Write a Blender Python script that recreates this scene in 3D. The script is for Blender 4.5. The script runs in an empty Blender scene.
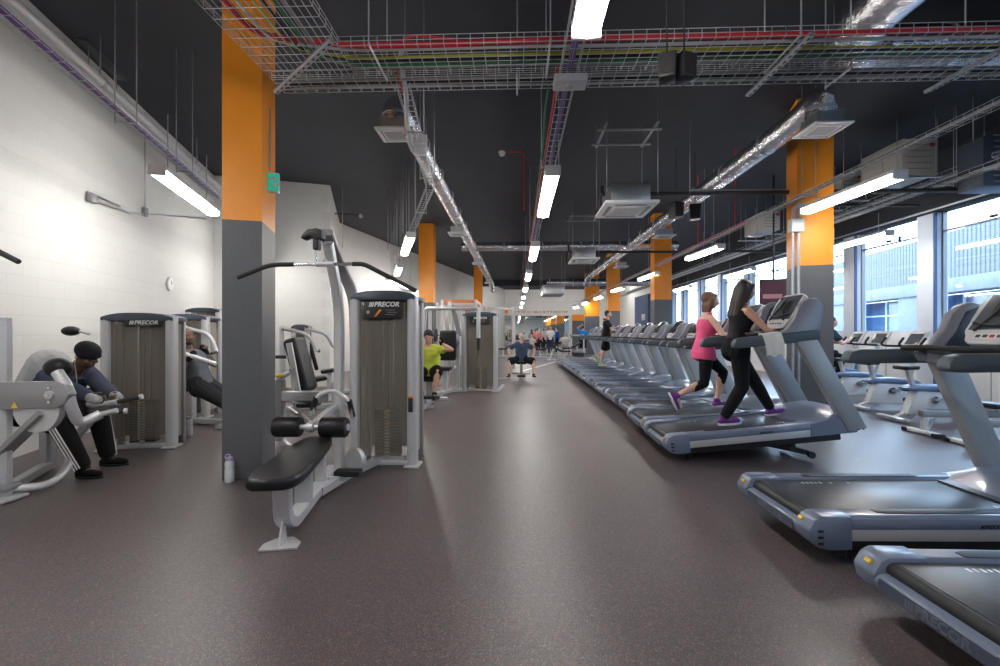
import bpy, bmesh, math, random
from mathutils import Vector, Matrix, Quaternion, noise
PI = math.pi
R = math.radians
V3 = Vector
SC = bpy.context.scene
COL = SC.collection
random.seed(7)
CAM_H = 1.32
FPX = 450.0
YAW = R(2.04)

# ---- read a photograph pixel as a ray, cut by a horizontal plane or by a plane of constant depth
def _ray(px, py):
    u = (px - 500) / FPX; v = (333 - py) / FPX
    return V3((-math.sin(YAW) + u * math.cos(YAW), math.cos(YAW) + u * math.sin(YAW), v))
def P(px, py, z=0.0):
    d = _ray(px, py); t = (z - CAM_H) / d.z
    return V3((d.x * t, d.y * t, z))
def Q(px, py, Y):
    d = _ray(px, py); t = Y / d.y
    return V3((d.x * t, Y, CAM_H + d.z * t))

# ---------------------------------------------------------------- materials
def _mat(name):
    m = bpy.data.materials.new(name); m.use_nodes = True
    nt = m.node_tree; b = nt.nodes['Principled BSDF']
    return m, nt, b
def pm(name, col, rough=.5, metal=0.0, var=0.0, scale=20.0, bump=0.0, coat=0.0, spec=.5, alpha=1.0, stretch=None):
    m, nt, b = _mat(name)
    b.inputs['Base Color'].default_value = (*col, 1)
    b.inputs['Roughness'].default_value = rough
    b.inputs['Metallic'].default_value = metal
    b.inputs['Coat Weight'].default_value = coat
    b.inputs['Specular IOR Level'].default_value = spec
    b.inputs['Alpha'].default_value = alpha
    if var or bump:
        tc = nt.nodes.new('ShaderNodeTexCoord'); n = nt.nodes.new('ShaderNodeTexNoise')
        n.inputs['Scale'].default_value = scale; n.inputs['Detail'].default_value = 4
        src = tc.outputs['Object']
        if stretch:
            mp = nt.nodes.new('ShaderNodeMapping'); mp.inputs['Scale'].default_value = stretch
            nt.links.new(src, mp.inputs['Vector']); src = mp.outputs['Vector']
        nt.links.new(src, n.inputs['Vector'])
        if var:
            rmp = nt.nodes.new('ShaderNodeMapRange')
            rmp.inputs['From Min'].default_value = .3; rmp.inputs['From Max'].default_value = .7
            rmp.inputs['To Min'].default_value = 1 - var; rmp.inputs['To Max'].default_value = 1 + var
            nt.links.new(n.outputs['Fac'], rmp.inputs['Value'])
            mx = nt.nodes.new('ShaderNodeVectorMath'); mx.operation = 'SCALE'
            mx.inputs[0].default_value = col
            nt.links.new(rmp.outputs['Result'], mx.inputs['Scale'])
            nt.links.new(mx.outputs['Vector'], b.inputs['Base Color'])
            r2 = nt.nodes.new('ShaderNodeMapRange')
            r2.inputs['To Min'].default_value = max(.03, rough - .03); r2.inputs['To Max'].default_value = min(1, rough + .03)
            nt.links.new(n.outputs['Fac'], r2.inputs['Value']); nt.links.new(r2.outputs['Result'], b.inputs['Roughness'])
        if bump:
            bp = nt.nodes.new('ShaderNodeBump'); bp.inputs['Strength'].default_value = bump; bp.inputs['Distance'].default_value = .01
            nt.links.new(n.outputs['Fac'], bp.inputs['Height']); nt.links.new(bp.outputs['Normal'], b.inputs['Normal'])
    return m
def em(name, col, s):
    m, nt, b = _mat(name)
    b.inputs['Base Color'].default_value = (*col, 1)
    b.inputs['Emission Color'].default_value = (*col, 1); b.inputs['Emission Strength'].default_value = s
    return m

def floor_mat():
    m, nt, b = _mat('rubber_floor')
    tc = nt.nodes.new('ShaderNodeTexCoord')
    vo = nt.nodes.new('ShaderNodeTexVoronoi'); vo.inputs['Scale'].default_value = 190
    nt.links.new(tc.outputs['Object'], vo.inputs['Vector'])
    cr = nt.nodes.new('ShaderNodeValToRGB'); e = cr.color_ramp.elements
    sep = nt.nodes.new('ShaderNodeSeparateColor'); nt.links.new(vo.outputs['Color'], sep.inputs['Color'])
    nt.links.new(sep.outputs['Red'], cr.inputs['Fac'])
    cr.color_ramp.interpolation = 'CONSTANT'
    e[0].position = 0; e[0].color = (.086, .071, .076, 1)
    e[1].position = .55; e[1].color = (.122, .097, .101, 1)
    for p, c in ((.78, (.058, .050, .054, 1)), (.90, (.20, .105, .085, 1)), (.965, (.20, .18, .175, 1))):
        x = e.new(p); x.color = c
    n = nt.nodes.new('ShaderNodeTexNoise'); n.inputs['Scale'].default_value = .9; n.inputs['Detail'].default_value = 5
    nt.links.new(tc.outputs['Object'], n.inputs['Vector'])
    mr = nt.nodes.new('ShaderNodeMapRange'); mr.inputs['From Min'].default_value = .3; mr.inputs['From Max'].default_value = .7
    mr.inputs['To Min'].default_value = .9; mr.inputs['To Max'].default_value = 1.12
    nt.links.new(n.outputs['Fac'], mr.inputs['Value'])
    mx = nt.nodes.new('ShaderNodeVectorMath'); mx.operation = 'SCALE'
    nt.links.new(cr.outputs['Color'], mx.inputs[0]); nt.links.new(mr.outputs['Result'], mx.inputs['Scale'])
    nt.links.new(mx.outputs['Vector'], b.inputs['Base Color'])
    mr2 = nt.nodes.new('ShaderNodeMapRange'); mr2.inputs['To Min'].default_value = .28; mr2.inputs['To Max'].default_value = .44
    nt.links.new(n.outputs['Fac'], mr2.inputs['Value']); nt.links.new(mr2.outputs['Result'], b.inputs['Roughness'])
    bp = nt.nodes.new('ShaderNodeBump'); bp.inputs['Strength'].default_value = .25; bp.inputs['Distance'].default_value = .002
    nt.links.new(vo.outputs['Distance'], bp.inputs['Height']); nt.links.new(bp.outputs['Normal'], b.inputs['Normal'])
    b.inputs['Specular IOR Level'].default_value = .5
    return m
def block_mat(name, col, rough=.55):
    # painted concrete blockwork: local x runs along the wall, local z up
    m, nt, b = _mat(name)
    tc = nt.nodes.new('ShaderNodeTexCoord'); s = nt.nodes.new('ShaderNodeSeparateXYZ'); c = nt.nodes.new('ShaderNodeCombineXYZ')
    nt.links.new(tc.outputs['Object'], s.inputs['Vector'])
    nt.links.new(s.outputs['X'], c.inputs['X']); nt.links.new(s.outputs['Z'], c.inputs['Y'])
    br = nt.nodes.new('ShaderNodeTexBrick'); nt.links.new(c.outputs['Vector'], br.inputs['Vector'])
    br.inputs['Scale'].default_value = 1; br.inputs['Brick Width'].default_value = .44; br.inputs['Row Height'].default_value = .215
    br.inputs['Mortar Size'].default_value = .006; br.inputs['Mortar Smooth'].default_value = .6
    br.inputs['Color1'].default_value = (*col, 1); br.inputs['Color2'].default_value = (*[x * .975 for x in col], 1)
    br.inputs['Mortar'].default_value = (*[x * .93 for x in col], 1)
    nt.links.new(br.outputs['Color'], b.inputs['Base Color'])
    n = nt.nodes.new('ShaderNodeTexNoise'); n.inputs['Scale'].default_value = 60; n.inputs['Detail'].default_value = 5
    nt.links.new(tc.outputs['Object'], n.inputs['Vector'])
    ad = nt.nodes.new('ShaderNodeMath'); ad.operation = 'MULTIPLY_ADD'; ad.inputs[1].default_value = -1.0
    nt.links.new(br.outputs['Fac'], ad.inputs[0])
    ml = nt.nodes.new('ShaderNodeMath'); ml.operation = 'MULTIPLY'; ml.inputs[1].default_value = .3
    nt.links.new(n.outputs['Fac'], ml.inputs[0]); nt.links.new(ml.outputs['Value'], ad.inputs[2])
    bp = nt.nodes.new('ShaderNodeBump'); bp.inputs['Strength'].default_value = .3; bp.inputs['Distance'].default_value = .005
    nt.links.new(ad.outputs['Value'], bp.inputs['Height']); nt.links.new(bp.outputs['Normal'], b.inputs['Normal'])
    b.inputs['Roughness'].default_value = rough
    return m
def foil_mat():
    m, nt, b = _mat('crinkled_foil')
    b.inputs['Metallic'].default_value = 1; b.inputs['Base Color'].default_value = (.78, .79, .82, 1); b.inputs['Roughness'].default_value = .24
    tc = nt.nodes.new('ShaderNodeTexCoord')
    n = nt.nodes.new('ShaderNodeTexNoise'); n.inputs['Scale'].default_value = 9; n.inputs['Detail'].default_value = 6
    nt.links.new(tc.outputs['Object'], n.inputs['Vector'])
    bp = nt.nodes.new('ShaderNodeBump'); bp.inputs['Strength'].default_value = .9; bp.inputs['Distance'].default_value = .03
    nt.links.new(n.outputs['Fac'], bp.inputs['Height']); nt.links.new(bp.outputs['Normal'], b.inputs['Normal'])
    return m
def acrylic_mat():
    m, nt, b = _mat('smoked_acrylic')
    b.inputs['Base Color'].default_value = (.30, .27, .23, 1); b.inputs['Roughness'].default_value = .2
    b.inputs['Alpha'].default_value = .36; b.inputs['Specular IOR Level'].default_value = .6
    return m
def glass_mat():
    m, nt, b = _mat('window_glass')
    out = nt.nodes['Material Output']
    tr = nt.nodes.new('ShaderNodeBsdfTransparent'); tr.inputs['Color'].default_value = (.86, .94, 1, 1)
    gl = nt.nodes.new('ShaderNodeBsdfGlossy'); gl.inputs['Roughness'].default_value = .01
    lw = nt.nodes.new('ShaderNodeLayerWeight'); lw.inputs['Blend'].default_value = .5
    pw = nt.nodes.new('ShaderNodeMath'); pw.operation = 'POWER'; pw.inputs[1].default_value = 4
    ma = nt.nodes.new('ShaderNodeMath'); ma.operation = 'MULTIPLY_ADD'; ma.inputs[1].default_value = .55; ma.inputs[2].default_value = .035
    mx = nt.nodes.new('ShaderNodeMixShader')
    nt.links.new(lw.outputs['Facing'], pw.inputs[0]); nt.links.new(pw.outputs['Value'], ma.inputs[0])
    nt.links.new(ma.outputs['Value'], mx.inputs['Fac']); nt.links.new(tr.outputs['BSDF'], mx.inputs[1]); nt.links.new(gl.outputs['BSDF'], mx.inputs[2])
    nt.links.new(mx.outputs['Shader'], out.inputs['Surface'])
    return m
def clad_mat():
    m, nt, b = _mat('blue_corrugated_cladding')
    tc = nt.nodes.new('ShaderNodeTexCoord')
    w = nt.nodes.new('ShaderNodeTexWave'); w.inputs['Scale'].default_value = 1.3; w.inputs['Distortion'].default_value = 0
    nt.links.new(tc.outputs['Object'], w.inputs['Vector'])
    cr = nt.nodes.new('ShaderNodeValToRGB'); e = cr.color_ramp.elements
    e[0].color = (.085, .083, .084, 1); e[1].color = (.115, .112, .112, 1); e[0].position = .3; e[1].position = .6
    nt.links.new(w.outputs['Fac'], cr.inputs['Fac']); nt.links.new(cr.outputs['Color'], b.inputs['Base Color'])
    b.inputs['Roughness'].default_value = .5
    return m

M = {}
M['floor'] = floor_mat()
M['wall'] = block_mat('white_painted_block', (.71, .71, .685))
M['plaster'] = pm('white_plaster', (.86, .86, .83), .6, var=.02, scale=3)
M['ceil'] = pm('black_ceiling', (.030, .033, .042), .75, var=.12, scale=2.5, bump=.1)
M['orange'] = pm('orange_paint', (.88, .30, .018), .42, var=.03, scale=6)
M['colgrey'] = pm('grey_paint', (.105, .110, .122), .5, var=.05, scale=30, bump=.05)
M['foil'] = foil_mat(); M['acrylic'] = acrylic_mat(); M['glass'] = glass_mat(); M['clad'] = clad_mat()
M['galv'] = pm('galvanised_steel', (.50, .51, .53), .38, 1.0, var=.12, scale=40)
M['wire'] = pm('tray_wire', (.62, .64, .66), .45, .6)
M['rod'] = pm('threaded_rod', (.40, .41, .43), .5, .7)
M['light'] = em('lit_diffuser', (1.0, .965, .93), 25)
M['lighthouse'] = pm('light_housing', (.70, .70, .69), .4)
M['silver'] = pm('silver_powder_coat', (.60, .605, .62), .36, .35, var=.05, scale=80)
M['silverd'] = pm('grey_powder_coat', (.33, .335, .345), .42, .35, var=.05, scale=80)
M['upgrey'] = pm('treadmill_upright_paint', (.38, .40, .415), .42, .3, var=.04, scale=50)
M['dark'] = pm('dark_plastic', (.018, .019, .022), .5)
M['vinyl'] = pm('black_vinyl', (.008, .008, .010), .40, var=.1, scale=60, bump=.12, spec=.35)
M['rubber'] = pm('black_rubber', (.016, .016, .016), .7, bump=.1, scale=200)
M['bluegrey'] = pm('blue_grey_plastic', (.165, .20, .285), .30, .1, coat=.2)
M['bluegreyd'] = pm('dark_blue_grey_plastic', (.055, .07, .10), .4, .1, var=.05, scale=30)
M['rail'] = pm('handrail_rubber', (.075, .10, .12), .5, var=.05, scale=40)
M['pod'] = pm('console_pod_plastic', (.30, .30, .35), .38, .2, var=.04, scale=30)
M['consol'] = pm('console_silver_plastic', (.60, .60, .61), .35, .1)
M['screen'] = pm('console_screen', (.10, .115, .135), .18)
M['belt'] = pm('running_belt', (.035, .038, .046), .36, var=.25, scale=14, stretch=(1, 5, 1))
M['chrome'] = pm('chrome', (.75, .76, .78), .12, 1.0)
M['white'] = pm('white_plastic', (.72, .73, .74), .4)
M['whitepaint'] = pm('white_mark', (.8, .8, .8), .5)
M['yellow'] = pm('yellow_sticker', (.85, .58, .03), .5)
M['rackorange'] = pm('rack_orange', (.62, .20, .06), .5)
M['orangep'] = pm('orange_plastic', (.85, .25, .02), .45)
M['red'] = pm('red_cable', (.62, .02, .03), .45)
M['green'] = pm('green_cable', (.03, .25, .10), .5)
M['yelgrn'] = pm('yellow_cable', (.50, .52, .03), .5)
M['greyc'] = pm('grey_cable', (.30, .31, .32), .5)
M['whitec'] = pm('white_cable', (.62, .63, .62), .5)
M['blackc'] = pm('black_cable', (.02, .02, .022), .5)
M['purple'] = pm('purple_cable', (.16, .09, .30), .5)
M['mullion'] = pm('window_post_white', (.60, .66, .74), .35, var=.02, scale=5)
M['sillp'] = pm('sill_panel_white', (.78, .80, .82), .25)
M['concrete'] = pm('pale_concrete', (.19, .185, .18), .8, var=.12, scale=3, bump=.2)
M['outdark'] = pm('outside_dark_glazing', (.05, .10, .19), .15)
M['asphalt'] = pm('asphalt', (.16, .17, .18), .9, var=.1, scale=8)
M['bluepanel'] = pm('blue_paint', (.05, .11, .26), .45)
M['greenlit'] = em('exit_green', (.03, .35, .26), .35)
def mirror_mat():
    m, nt, b = _mat('mirror_silvering')
    b.inputs['Metallic'].default_value = 1; b.inputs['Base Color'].default_value = (.82, .86, .84, 1); b.inputs['Roughness'].default_value = .015
    return m
M['mirror'] = mirror_mat()

# ---------------------------------------------------------------- mesh collector
def _frame_from(d, up=V3((0, 0, 1))):
    d = d.normalized()
    if abs(d.dot(up)) > .995: up = V3((1, 0, 0)) if abs(d.x) < .9 else V3((0, 1, 0))
    x = d.cross(up).normalized(); y = x.cross(d).normalized()
    return x, y
def fillet(pts, r, n=5):
    pts = [V3(p) for p in pts]
    out = [pts[0]]
    for i in range(1, len(pts) - 1):
        a, b, c = pts[i - 1], pts[i], pts[i + 1]
        u = a - b; v = c - b
        k = min(r, u.length * .49, v.length * .49)
        p0 = b + u.normalized() * k; p1 = b + v.normalized() * k
        for j in range(n + 1):
            t = j / n
            out.append(p0 * (1 - t) ** 2 + b * 2 * t * (1 - t) + p1 * t * t)
    out.append(pts[-1])
    return out
SPLIT = dict(posts='post', seat_post='seat_post', joint_bands='joint_band', hanger_rods='hanger_rod', hanger='hanger', bolts='bolt', stored_plates='weight_plate', vents='vent_slot', support_frame='support_bar', handrails='handrail', tie_beam='tie_beam', pipe_clips='pipe_clip', louvre_slots='air_slot', rubber_foot='rubber_foot', feet='foot', cross_beam='cross_beam', vent_slots='vent_slot', carabiner='carabiner', foot_rests='foot_rest', slats='slat', faded_marks='faded_mark')
class MB:
    def __init__(s): s.v = []; s.f = []; s.m = []; s.sm = []; s.mats = []
    def mi(s, m):
        m = M[m] if isinstance(m, str) else m
        if m not in s.mats: s.mats.append(m)
        return s.mats.index(m)
    def add(s, vs, fs, mat, smooth=True):
        k = len(s.v); i = s.mi(mat)
        s.v += [tuple(v) for v in vs]
        for f in fs: s.f.append([k + j for j in f]); s.m.append(i); s.sm.append(smooth)
        return s
    def bmadd(s, bm, mat, mtx=None, smooth=True):
        bm.verts.index_update()
        vs = [(mtx @ v.co) if mtx else v.co.copy() for v in bm.verts]
        s.add(vs, [[v.index for v in f.verts] for f in bm.faces], mat, smooth); bm.free(); return s
    def box(s, c, d, mat, bev=0.0, rot=None, seg=2):
        if bev <= 0:
            x, y, z = d[0] / 2, d[1] / 2, d[2] / 2
            vs = [V3((i, j, k)) for i in (-x, x) for j in (-y, y) for k in (-z, z)]
            mt = Matrix.Translation(V3(c)) @ (rot.to_4x4() if rot else Matrix())
            fs = [(0, 1, 3, 2), (4, 6, 7, 5), (0, 4, 5, 1), (2, 3, 7, 6), (0, 2, 6, 4), (1, 5, 7, 3)]
            return s.add([mt @ v for v in vs], fs, mat, False)
        bm = bmesh.new(); bmesh.ops.create_cube(bm, size=1)
        bmesh.ops.scale(bm, vec=d, verts=bm.verts)
        bmesh.ops.bevel(bm, geom=bm.edges[:], offset=min(bev, min(d) * .49), segments=seg, profile=.5, affect='EDGES')
        return s.bmadd(bm, mat, Matrix.Translation(V3(c)) @ (rot.to_4x4() if rot else Matrix()))
    def sweep(s, pts, prof, mat, up=V3((0, 0, 1)), caps=True, smooth=True, scales=None, closed=False):
        pts = [V3(p) for p in pts]; n = len(pts); k = len(prof); vs = []
        px = None
        for i, p in enumerate(pts):
            a = pts[max(i - 1, 0)]; b = pts[min(i + 1, n - 1)]
            if closed: a = pts[(i - 1) % n]; b = pts[(i + 1) % n]
            d = (b - a)
            if d.length < 1e-9: d = V3((0, 0, 1))
            d.normalize()
            if px is None: x, y = _frame_from(d, up)
            else:
                x = (px - d * px.dot(d))
                x = x.normalized() if x.length > 1e-6 else _frame_from(d, up)[0]
                y = x.cross(d).normalized()
            px = x
            sc = scales[i] if scales else 1
            vs += [p + x * q[0] * sc + y * q[1] * sc for q in prof]
        fs = []
        for i in range(n if closed else n - 1):
            i2 = (i + 1) % n
            for j in range(k):
                j2 = (j + 1) % k
                fs.append((i * k + j, i * k + j2, i2 * k + j2, i2 * k + j))
        s.add(vs, fs, mat, smooth)
        if caps and not closed:
            o = len(s.v) - len(vs); i = s.mi(mat)
            s.f.append([o + j for j in range(k)][::-1]); s.m.append(i); s.sm.append(False)
            s.f.append([o + (n - 1) * k + j for j in range(k)]); s.m.append(i); s.sm.append(False)
        return s
    def tube(s, pts, r, mat, n=8, radii=None, caps=True, closed=False):
        prof = [(math.cos(2 * PI * j / n) * r, math.sin(2 * PI * j / n) * r) for j in range(n)]
        return s.sweep(pts, prof, mat, scales=[q / r for q in radii] if radii else None, caps=caps, closed=closed)
    def bar(s, pts, w, h, mat, up=V3((0, 0, 1)), bev=.006):
        w /= 2; h /= 2; b = min(bev, w * .6, h * .6)
        prof = [(-w + b, -h), (w - b, -h), (w, -h + b), (w, h - b), (w - b, h), (-w + b, h), (-w, h - b), (-w, -h + b)]
        return s.sweep(pts, prof, mat, up=up, smooth=False)
    def cyl(s, a, b, r, mat, n=16, r2=None):
        return s.tube([a, b], r, mat, n, radii=[r, r if r2 is None else r2])
    def rcyl(s, a, b, r, mat, n=18, e=.012):
        a = V3(a); b = V3(b); d = (b - a).normalized()
        return s.tube([a, a + d * e * .3, a + d * e, b - d * e, b - d * e * .3, b], r, mat, n, radii=[r - e, r - e * .3, r, r, r - e * .3, r - e])
    def ball(s, c, r, mat, seg=16, ring=10, rot=None):
        r = (r, r, r) if isinstance(r, (int, float)) else r
        bm = bmesh.new(); bmesh.ops.create_uvsphere(bm, u_segments=seg, v_segments=ring, radius=1)
        mt = Matrix.Translation(V3(c)) @ (rot.to_4x4() if rot else Matrix()) @ Matrix.Diagonal((*r, 1))
        return s.bmadd(bm, mat, mt)
    def prism(s, poly, a, b, ax, mat, bev=0.0, smooth=False):
        # poly of (u, v) extruded along axis ax from a to b. ax 'y': (u,v)=(x,z); 'x': (y,z); 'z': (x,y)
        def mk(u, v, w):
            return {'y': (u, w, v), 'x': (w, u, v), 'z': (u, v, w)}[ax]
        bm = bmesh.new()
        f0 = [bm.verts.new(mk(u, v, a)) for u, v in poly]; f1 = [bm.verts.new(mk(u, v, b)) for u, v in poly]
        n = len(poly)
        bm.faces.new(f0[::-1]); bm.faces.new(f1)
        for i in range(n): bm.faces.new((f0[i], f0[(i + 1) % n], f1[(i + 1) % n], f1[i]))
        bmesh.ops.recalc_face_normals(bm, faces=bm.faces[:])
        if bev > 0:
            bmesh.ops.bevel(bm, geom=bm.edges[:], offset=bev, segments=2, profile=.5, affect='EDGES', clamp_overlap=True)
            smooth = True
        return s.bmadd(bm, mat, None, smooth)
    def lathe(s, prof, mat, c=(0, 0, 0), n=20):
        c = V3(c); vs = []; fs = []; k = len(prof)
        for i in range(n):
            a = 2 * PI * i / n
            vs += [c + V3((math.cos(a) * r, math.sin(a) * r, z)) for r, z in prof]
        for i in range(n):
            i2 = (i + 1) % n
            for j in range(k - 1): fs.append((i * k + j, i2 * k + j, i2 * k + j + 1, i * k + j + 1))
        return s.add(vs, fs, mat)
    def text(s, body, size, mtx, mat, ext=.002, align='CENTER', shear=0, bold=0.0):
        c = bpy.data.curves.new('tmp', 'FONT'); c.body = body; c.size = size; c.extrude = ext; c.align_x = align; c.align_y = 'CENTER'
        c.resolution_u = 2; c.shear = shear; c.offset = bold
        o = bpy.data.objects.new('tmp', c); COL.objects.link(o)
        dg = bpy.context.evaluated_depsgraph_get(); me = bpy.data.meshes.new_from_object(o.evaluated_get(dg))
        s.add([mtx @ v.co for v in me.vertices], [list(p.vertices) for p in me.polygons], mat, False)
        bpy.data.objects.remove(o); bpy.data.curves.remove(c); bpy.data.meshes.remove(me)
        return s
    def islands(s):
        pr = list(range(len(s.v)))
        def fd(a):
            while pr[a] != a: pr[a] = pr[pr[a]]; a = pr[a]
            return a
        for f in s.f:
            r = fd(f[0])
            for q in f[1:]: pr[fd(q)] = r
        out = {}
        for i, f in enumerate(s.f): out.setdefault(fd(f[0]), []).append(i)
        return list(out.values())
    def build(s, name, parent=None, loc=None, rotz=0.0, fix=True):
        if name in SPLIT and parent is not None:
            isl = s.islands()
            if len(isl) > 1:
                res = None
                for g in isl:
                    n_ = MB(); n_.mats = list(s.mats); mp = {}
                    for i in g:
                        f2 = []
                        for q in s.f[i]:
                            if q not in mp: mp[q] = len(n_.v); n_.v.append(s.v[q])
                            f2.append(mp[q])
                        n_.f.append(f2); n_.m.append(s.m[i]); n_.sm.append(s.sm[i])
                    used = sorted(set(n_.m)); n_.mats = [s.mats[k] for k in used]; n_.m = [used.index(k) for k in n_.m]
                    o = n_.build1(SPLIT[name], parent, loc, rotz, fix); res = res or o
                return res
            name = SPLIT[name]
        return s.build1(name, parent, loc, rotz, fix)
    def build1(s, name, parent=None, loc=None, rotz=0.0, fix=True):
        me = bpy.data.meshes.new(name); me.from_pydata(s.v, [], s.f)
        for m in s.mats: me.materials.append(m)
        me.polygons.foreach_set('material_index', s.m); me.polygons.foreach_set('use_smooth', s.sm)
        if fix:
            bm = bmesh.new(); bm.from_mesh(me); bmesh.ops.recalc_face_normals(bm, faces=bm.faces[:])
            for e in bm.edges:
                if len(e.link_faces) == 2 and e.calc_face_angle(0) > R(38): e.smooth = False
            bm.to_mesh(me); bm.free()
        me.update()
        o = bpy.data.objects.new(name, me); COL.objects.link(o)
        if parent is not None: o.parent = parent
        if loc is not None: o.location = loc
        if rotz: o.rotation_euler.z = rotz
        return o
def thing(name, label, cat, loc=(0, 0, 0), rz=0.0, group=None):
    o = bpy.data.objects.new(name, None); COL.objects.link(o); o.empty_display_size = .1
    o.location = loc; o.rotation_euler = (0, 0, rz)
    return tag(o, label, cat, group)
def tag(o, label, cat, group=None):
    o['label'] = label; o['category'] = cat
    if group: o['group'] = group
    return o
def struct(o):
    o['kind'] = 'structure'; return o
def dup(root, loc, rz=None, label=None, group=None, rx=None):
    def cp(o, parent):
        c = o.copy(); COL.objects.link(c)
        if parent is not None: c.parent = parent
        for ch in [q for q in CH.get(o.name, [])]: cp(ch, c)
        return c
    CH = {}
    for q in bpy.data.objects:
        if q.parent is not None: CH.setdefault(q.parent.name, []).append(q)
    r = cp(root, None); r.location = loc
    if rz is not None: r.rotation_euler.z = rz
    if label: r['label'] = label
    if group: r['group'] = group
    return r
def LM(origin, xdir, ydir):
    x = V3(xdir).normalized(); y = V3(ydir).normalized(); z = x.cross(y).normalized()
    m = Matrix((x, y, z)).transposed().to_4x4(); m.translation = V3(origin); return m
SKY = 6.6
EXPO = 0.98
# ================================================================ THE ROOM
H = 4.98
def wall(name, a, b, z0, z1, mat, th=.2, flip=1):
    a = V3((a[0], a[1], 0)); b = V3((b[0], b[1], 0)); d = b - a; L = d.length
    mb = MB(); mb.box((L / 2, flip * th / 2, (z0 + z1) / 2), (L, th, z1 - z0), mat)
    o = mb.build(name, loc=a, rotz=math.atan2(d.y, d.x)); return struct(o)
XR = 8.5
YB = 38.0
struct(MB().box((1.0, 16.2, -.05), (20, 44.6, .1), 'floor').build('floor'))
struct(MB().box((1.0, 16.2, H + .1), (20, 44.6, .2), 'ceil').build('ceiling'))
# side walls: the near one runs off at an angle, steps in, then closes towards the back
wl0 = (-2.4, -5.0); wl1 = (-7.01, 10.2)
wall('wall_left', wl0, wl1, 0, H, 'wall')
jog0 = (-7.01, 10.2); jog1 = (-4.60, 10.98)
wall('wall_left_return', jog0, jog1, 0, H, 'wall')
wall('wall_left_recess', jog1, (-5.86, 14.77), 0, H, 'wall')
wall('wall_left_far', (-5.86, 14.77), (-.95, YB), 0, H, 'wall')
wall('wall_back', (-2.2, YB), (XR + .2, YB), 0, H, 'plaster')
wall('wall_behind', (XR + .3, -5.0), (-3.0, -5.0), 0, H, 'plaster')
# ceiling beam at the far end
struct(MB().box((3.2, 31.2, H - .2), (11.6, .5, .42), 'ceil').build('beam'))
# window wall: sill panels below, glazing, dark bulkhead above
WZ0, WZ1, WT = 1.33, 3.76, 3.38
struct(MB().box((XR + .12, 10.0, WZ0 / 2), (.16, 30.0, WZ0), 'sillp').build('wall_right_sill'))
struct(MB().box((XR + .12, 10.0, (WZ1 + H) / 2), (.2, 30.0, H - WZ1), 'ceil').build('wall_right_header'))
wall('wall_right_far', (XR, 38.2), (XR, 25.0), 0, H, 'plaster', flip=1)
piers = [-4.2, -2.0, .4, 2.75, 4.95, 7.2, 9.62, 11.75, 13.95, 16.9, 19.1, 21.2, 23.3, 24.9]
for y in piers:
    w = .42 if y < 24 else .3
    m = MB(); m.box((XR + .1, y, (WZ0 + WZ1) / 2 + (-WZ0 / 2)), (.26, w, WZ1 - WZ0 + WZ0), 'mullion', .01)
    m.box((XR - .045, y - w / 2 - .02, WZ1 / 2), (.05, .035, WZ1), 'bluepanel')
    struct(m.build('window_post'))
for i in range(len(piers) - 1):
    y0, y1 = piers[i] + .2, piers[i + 1] - .2
    g = MB(); g.box((XR + .14, (y0 + y1) / 2, (WZ0 + WZ1) / 2), (.012, y1 - y0, WZ1 - WZ0), 'glass')
    w = struct(g.build('window_%d' % (i + 1)))
    f = MB(); f.box((XR + .14, (y0 + y1) / 2, WT), (.06, y1 - y0, .035), 'silverd')
    f.box((XR + .14, (y0 + y1) / 2, WZ0 + .02), (.07, y1 - y0, .04), 'mullion')
    for yy in (y0 + .02, y1 - .02): f.box((XR + .14, yy, (WZ0 + WZ1) / 2), (.07, .04, WZ1 - WZ0), 'silverd')
    # openable vent catches on the transom
    f.box((XR + .09, (y0 + y1) / 2, WT + .05), (.04, .12, .05), 'dark'); f.box((XR + .08, (y0 + y1) / 2 - .3, WT + .05), (.03, .05, .12), 'dark')
    f.build('window_frame', w)
# joints between the sill panels
for i, y in enumerate([1.6, 6.1, 8.4, 10.7, 12.9, 15.4]):
    struct(MB().box((XR + .036, y, .66), (.008, .012, 1.3), 'greyc').build('trim_%d' % (i + 1)))
# blue painted bay at the far right
struct(MB().box((XR - .1, 30.2, 1.9), (.2, 3.2, 3.8), 'bluepanel').build('wall_right_bay'))
t = tag(MB().box((XR - .215, 29.6, 2.35), (.02, .8, .4), 'white', .004).build('wall_sign'), 'small white notice on the dark blue wall bay past the last window', 'sign')
# columns: orange above, grey below
def column(corner, w, d, rz, split=2.30, name='column', top=H):
    # corner = front-left floor corner; rz turns the plan
    m = MB(); bev = .012
    m.box((w / 2, d / 2, split / 2), (w, d, split), 'colgrey'); m.box((w / 2, d / 2, (split + top) / 2), (w, d, top - split), 'orange')
    o = m.build(name, loc=(corner[0], corner[1], 0), rotz=rz); return struct(o)
c1 = P(262, 477.5)
column((c1.x - (.325) * math.cos(R(17)), c1.y - .325 * math.sin(R(17))), .325, .54, R(17), 2.34)
cA = Q(797, 300, 7.2)
column((cA.x, cA.y), .485, .60, R(-17), 2.37)
for (px, Y, w) in ((663, 13.9, .52), (614, 20.9, .55), (592.5, 27.8, .85), (578.5, 37.5, .95)):
    c = Q(px, 300, Y); column((c.x - w / 2, Y), w, .4, 0, 2.34, top=H if Y < 30 else 2.85)
cF = Q(426, 300, 14.9); column((cF.x - .25, 14.9), .5, .45, R(0), 2.34)
cG = Q(478, 300, 24.5); column((cG.x - .23, 24.5), .46, .4, 0, 2.34)
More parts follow.
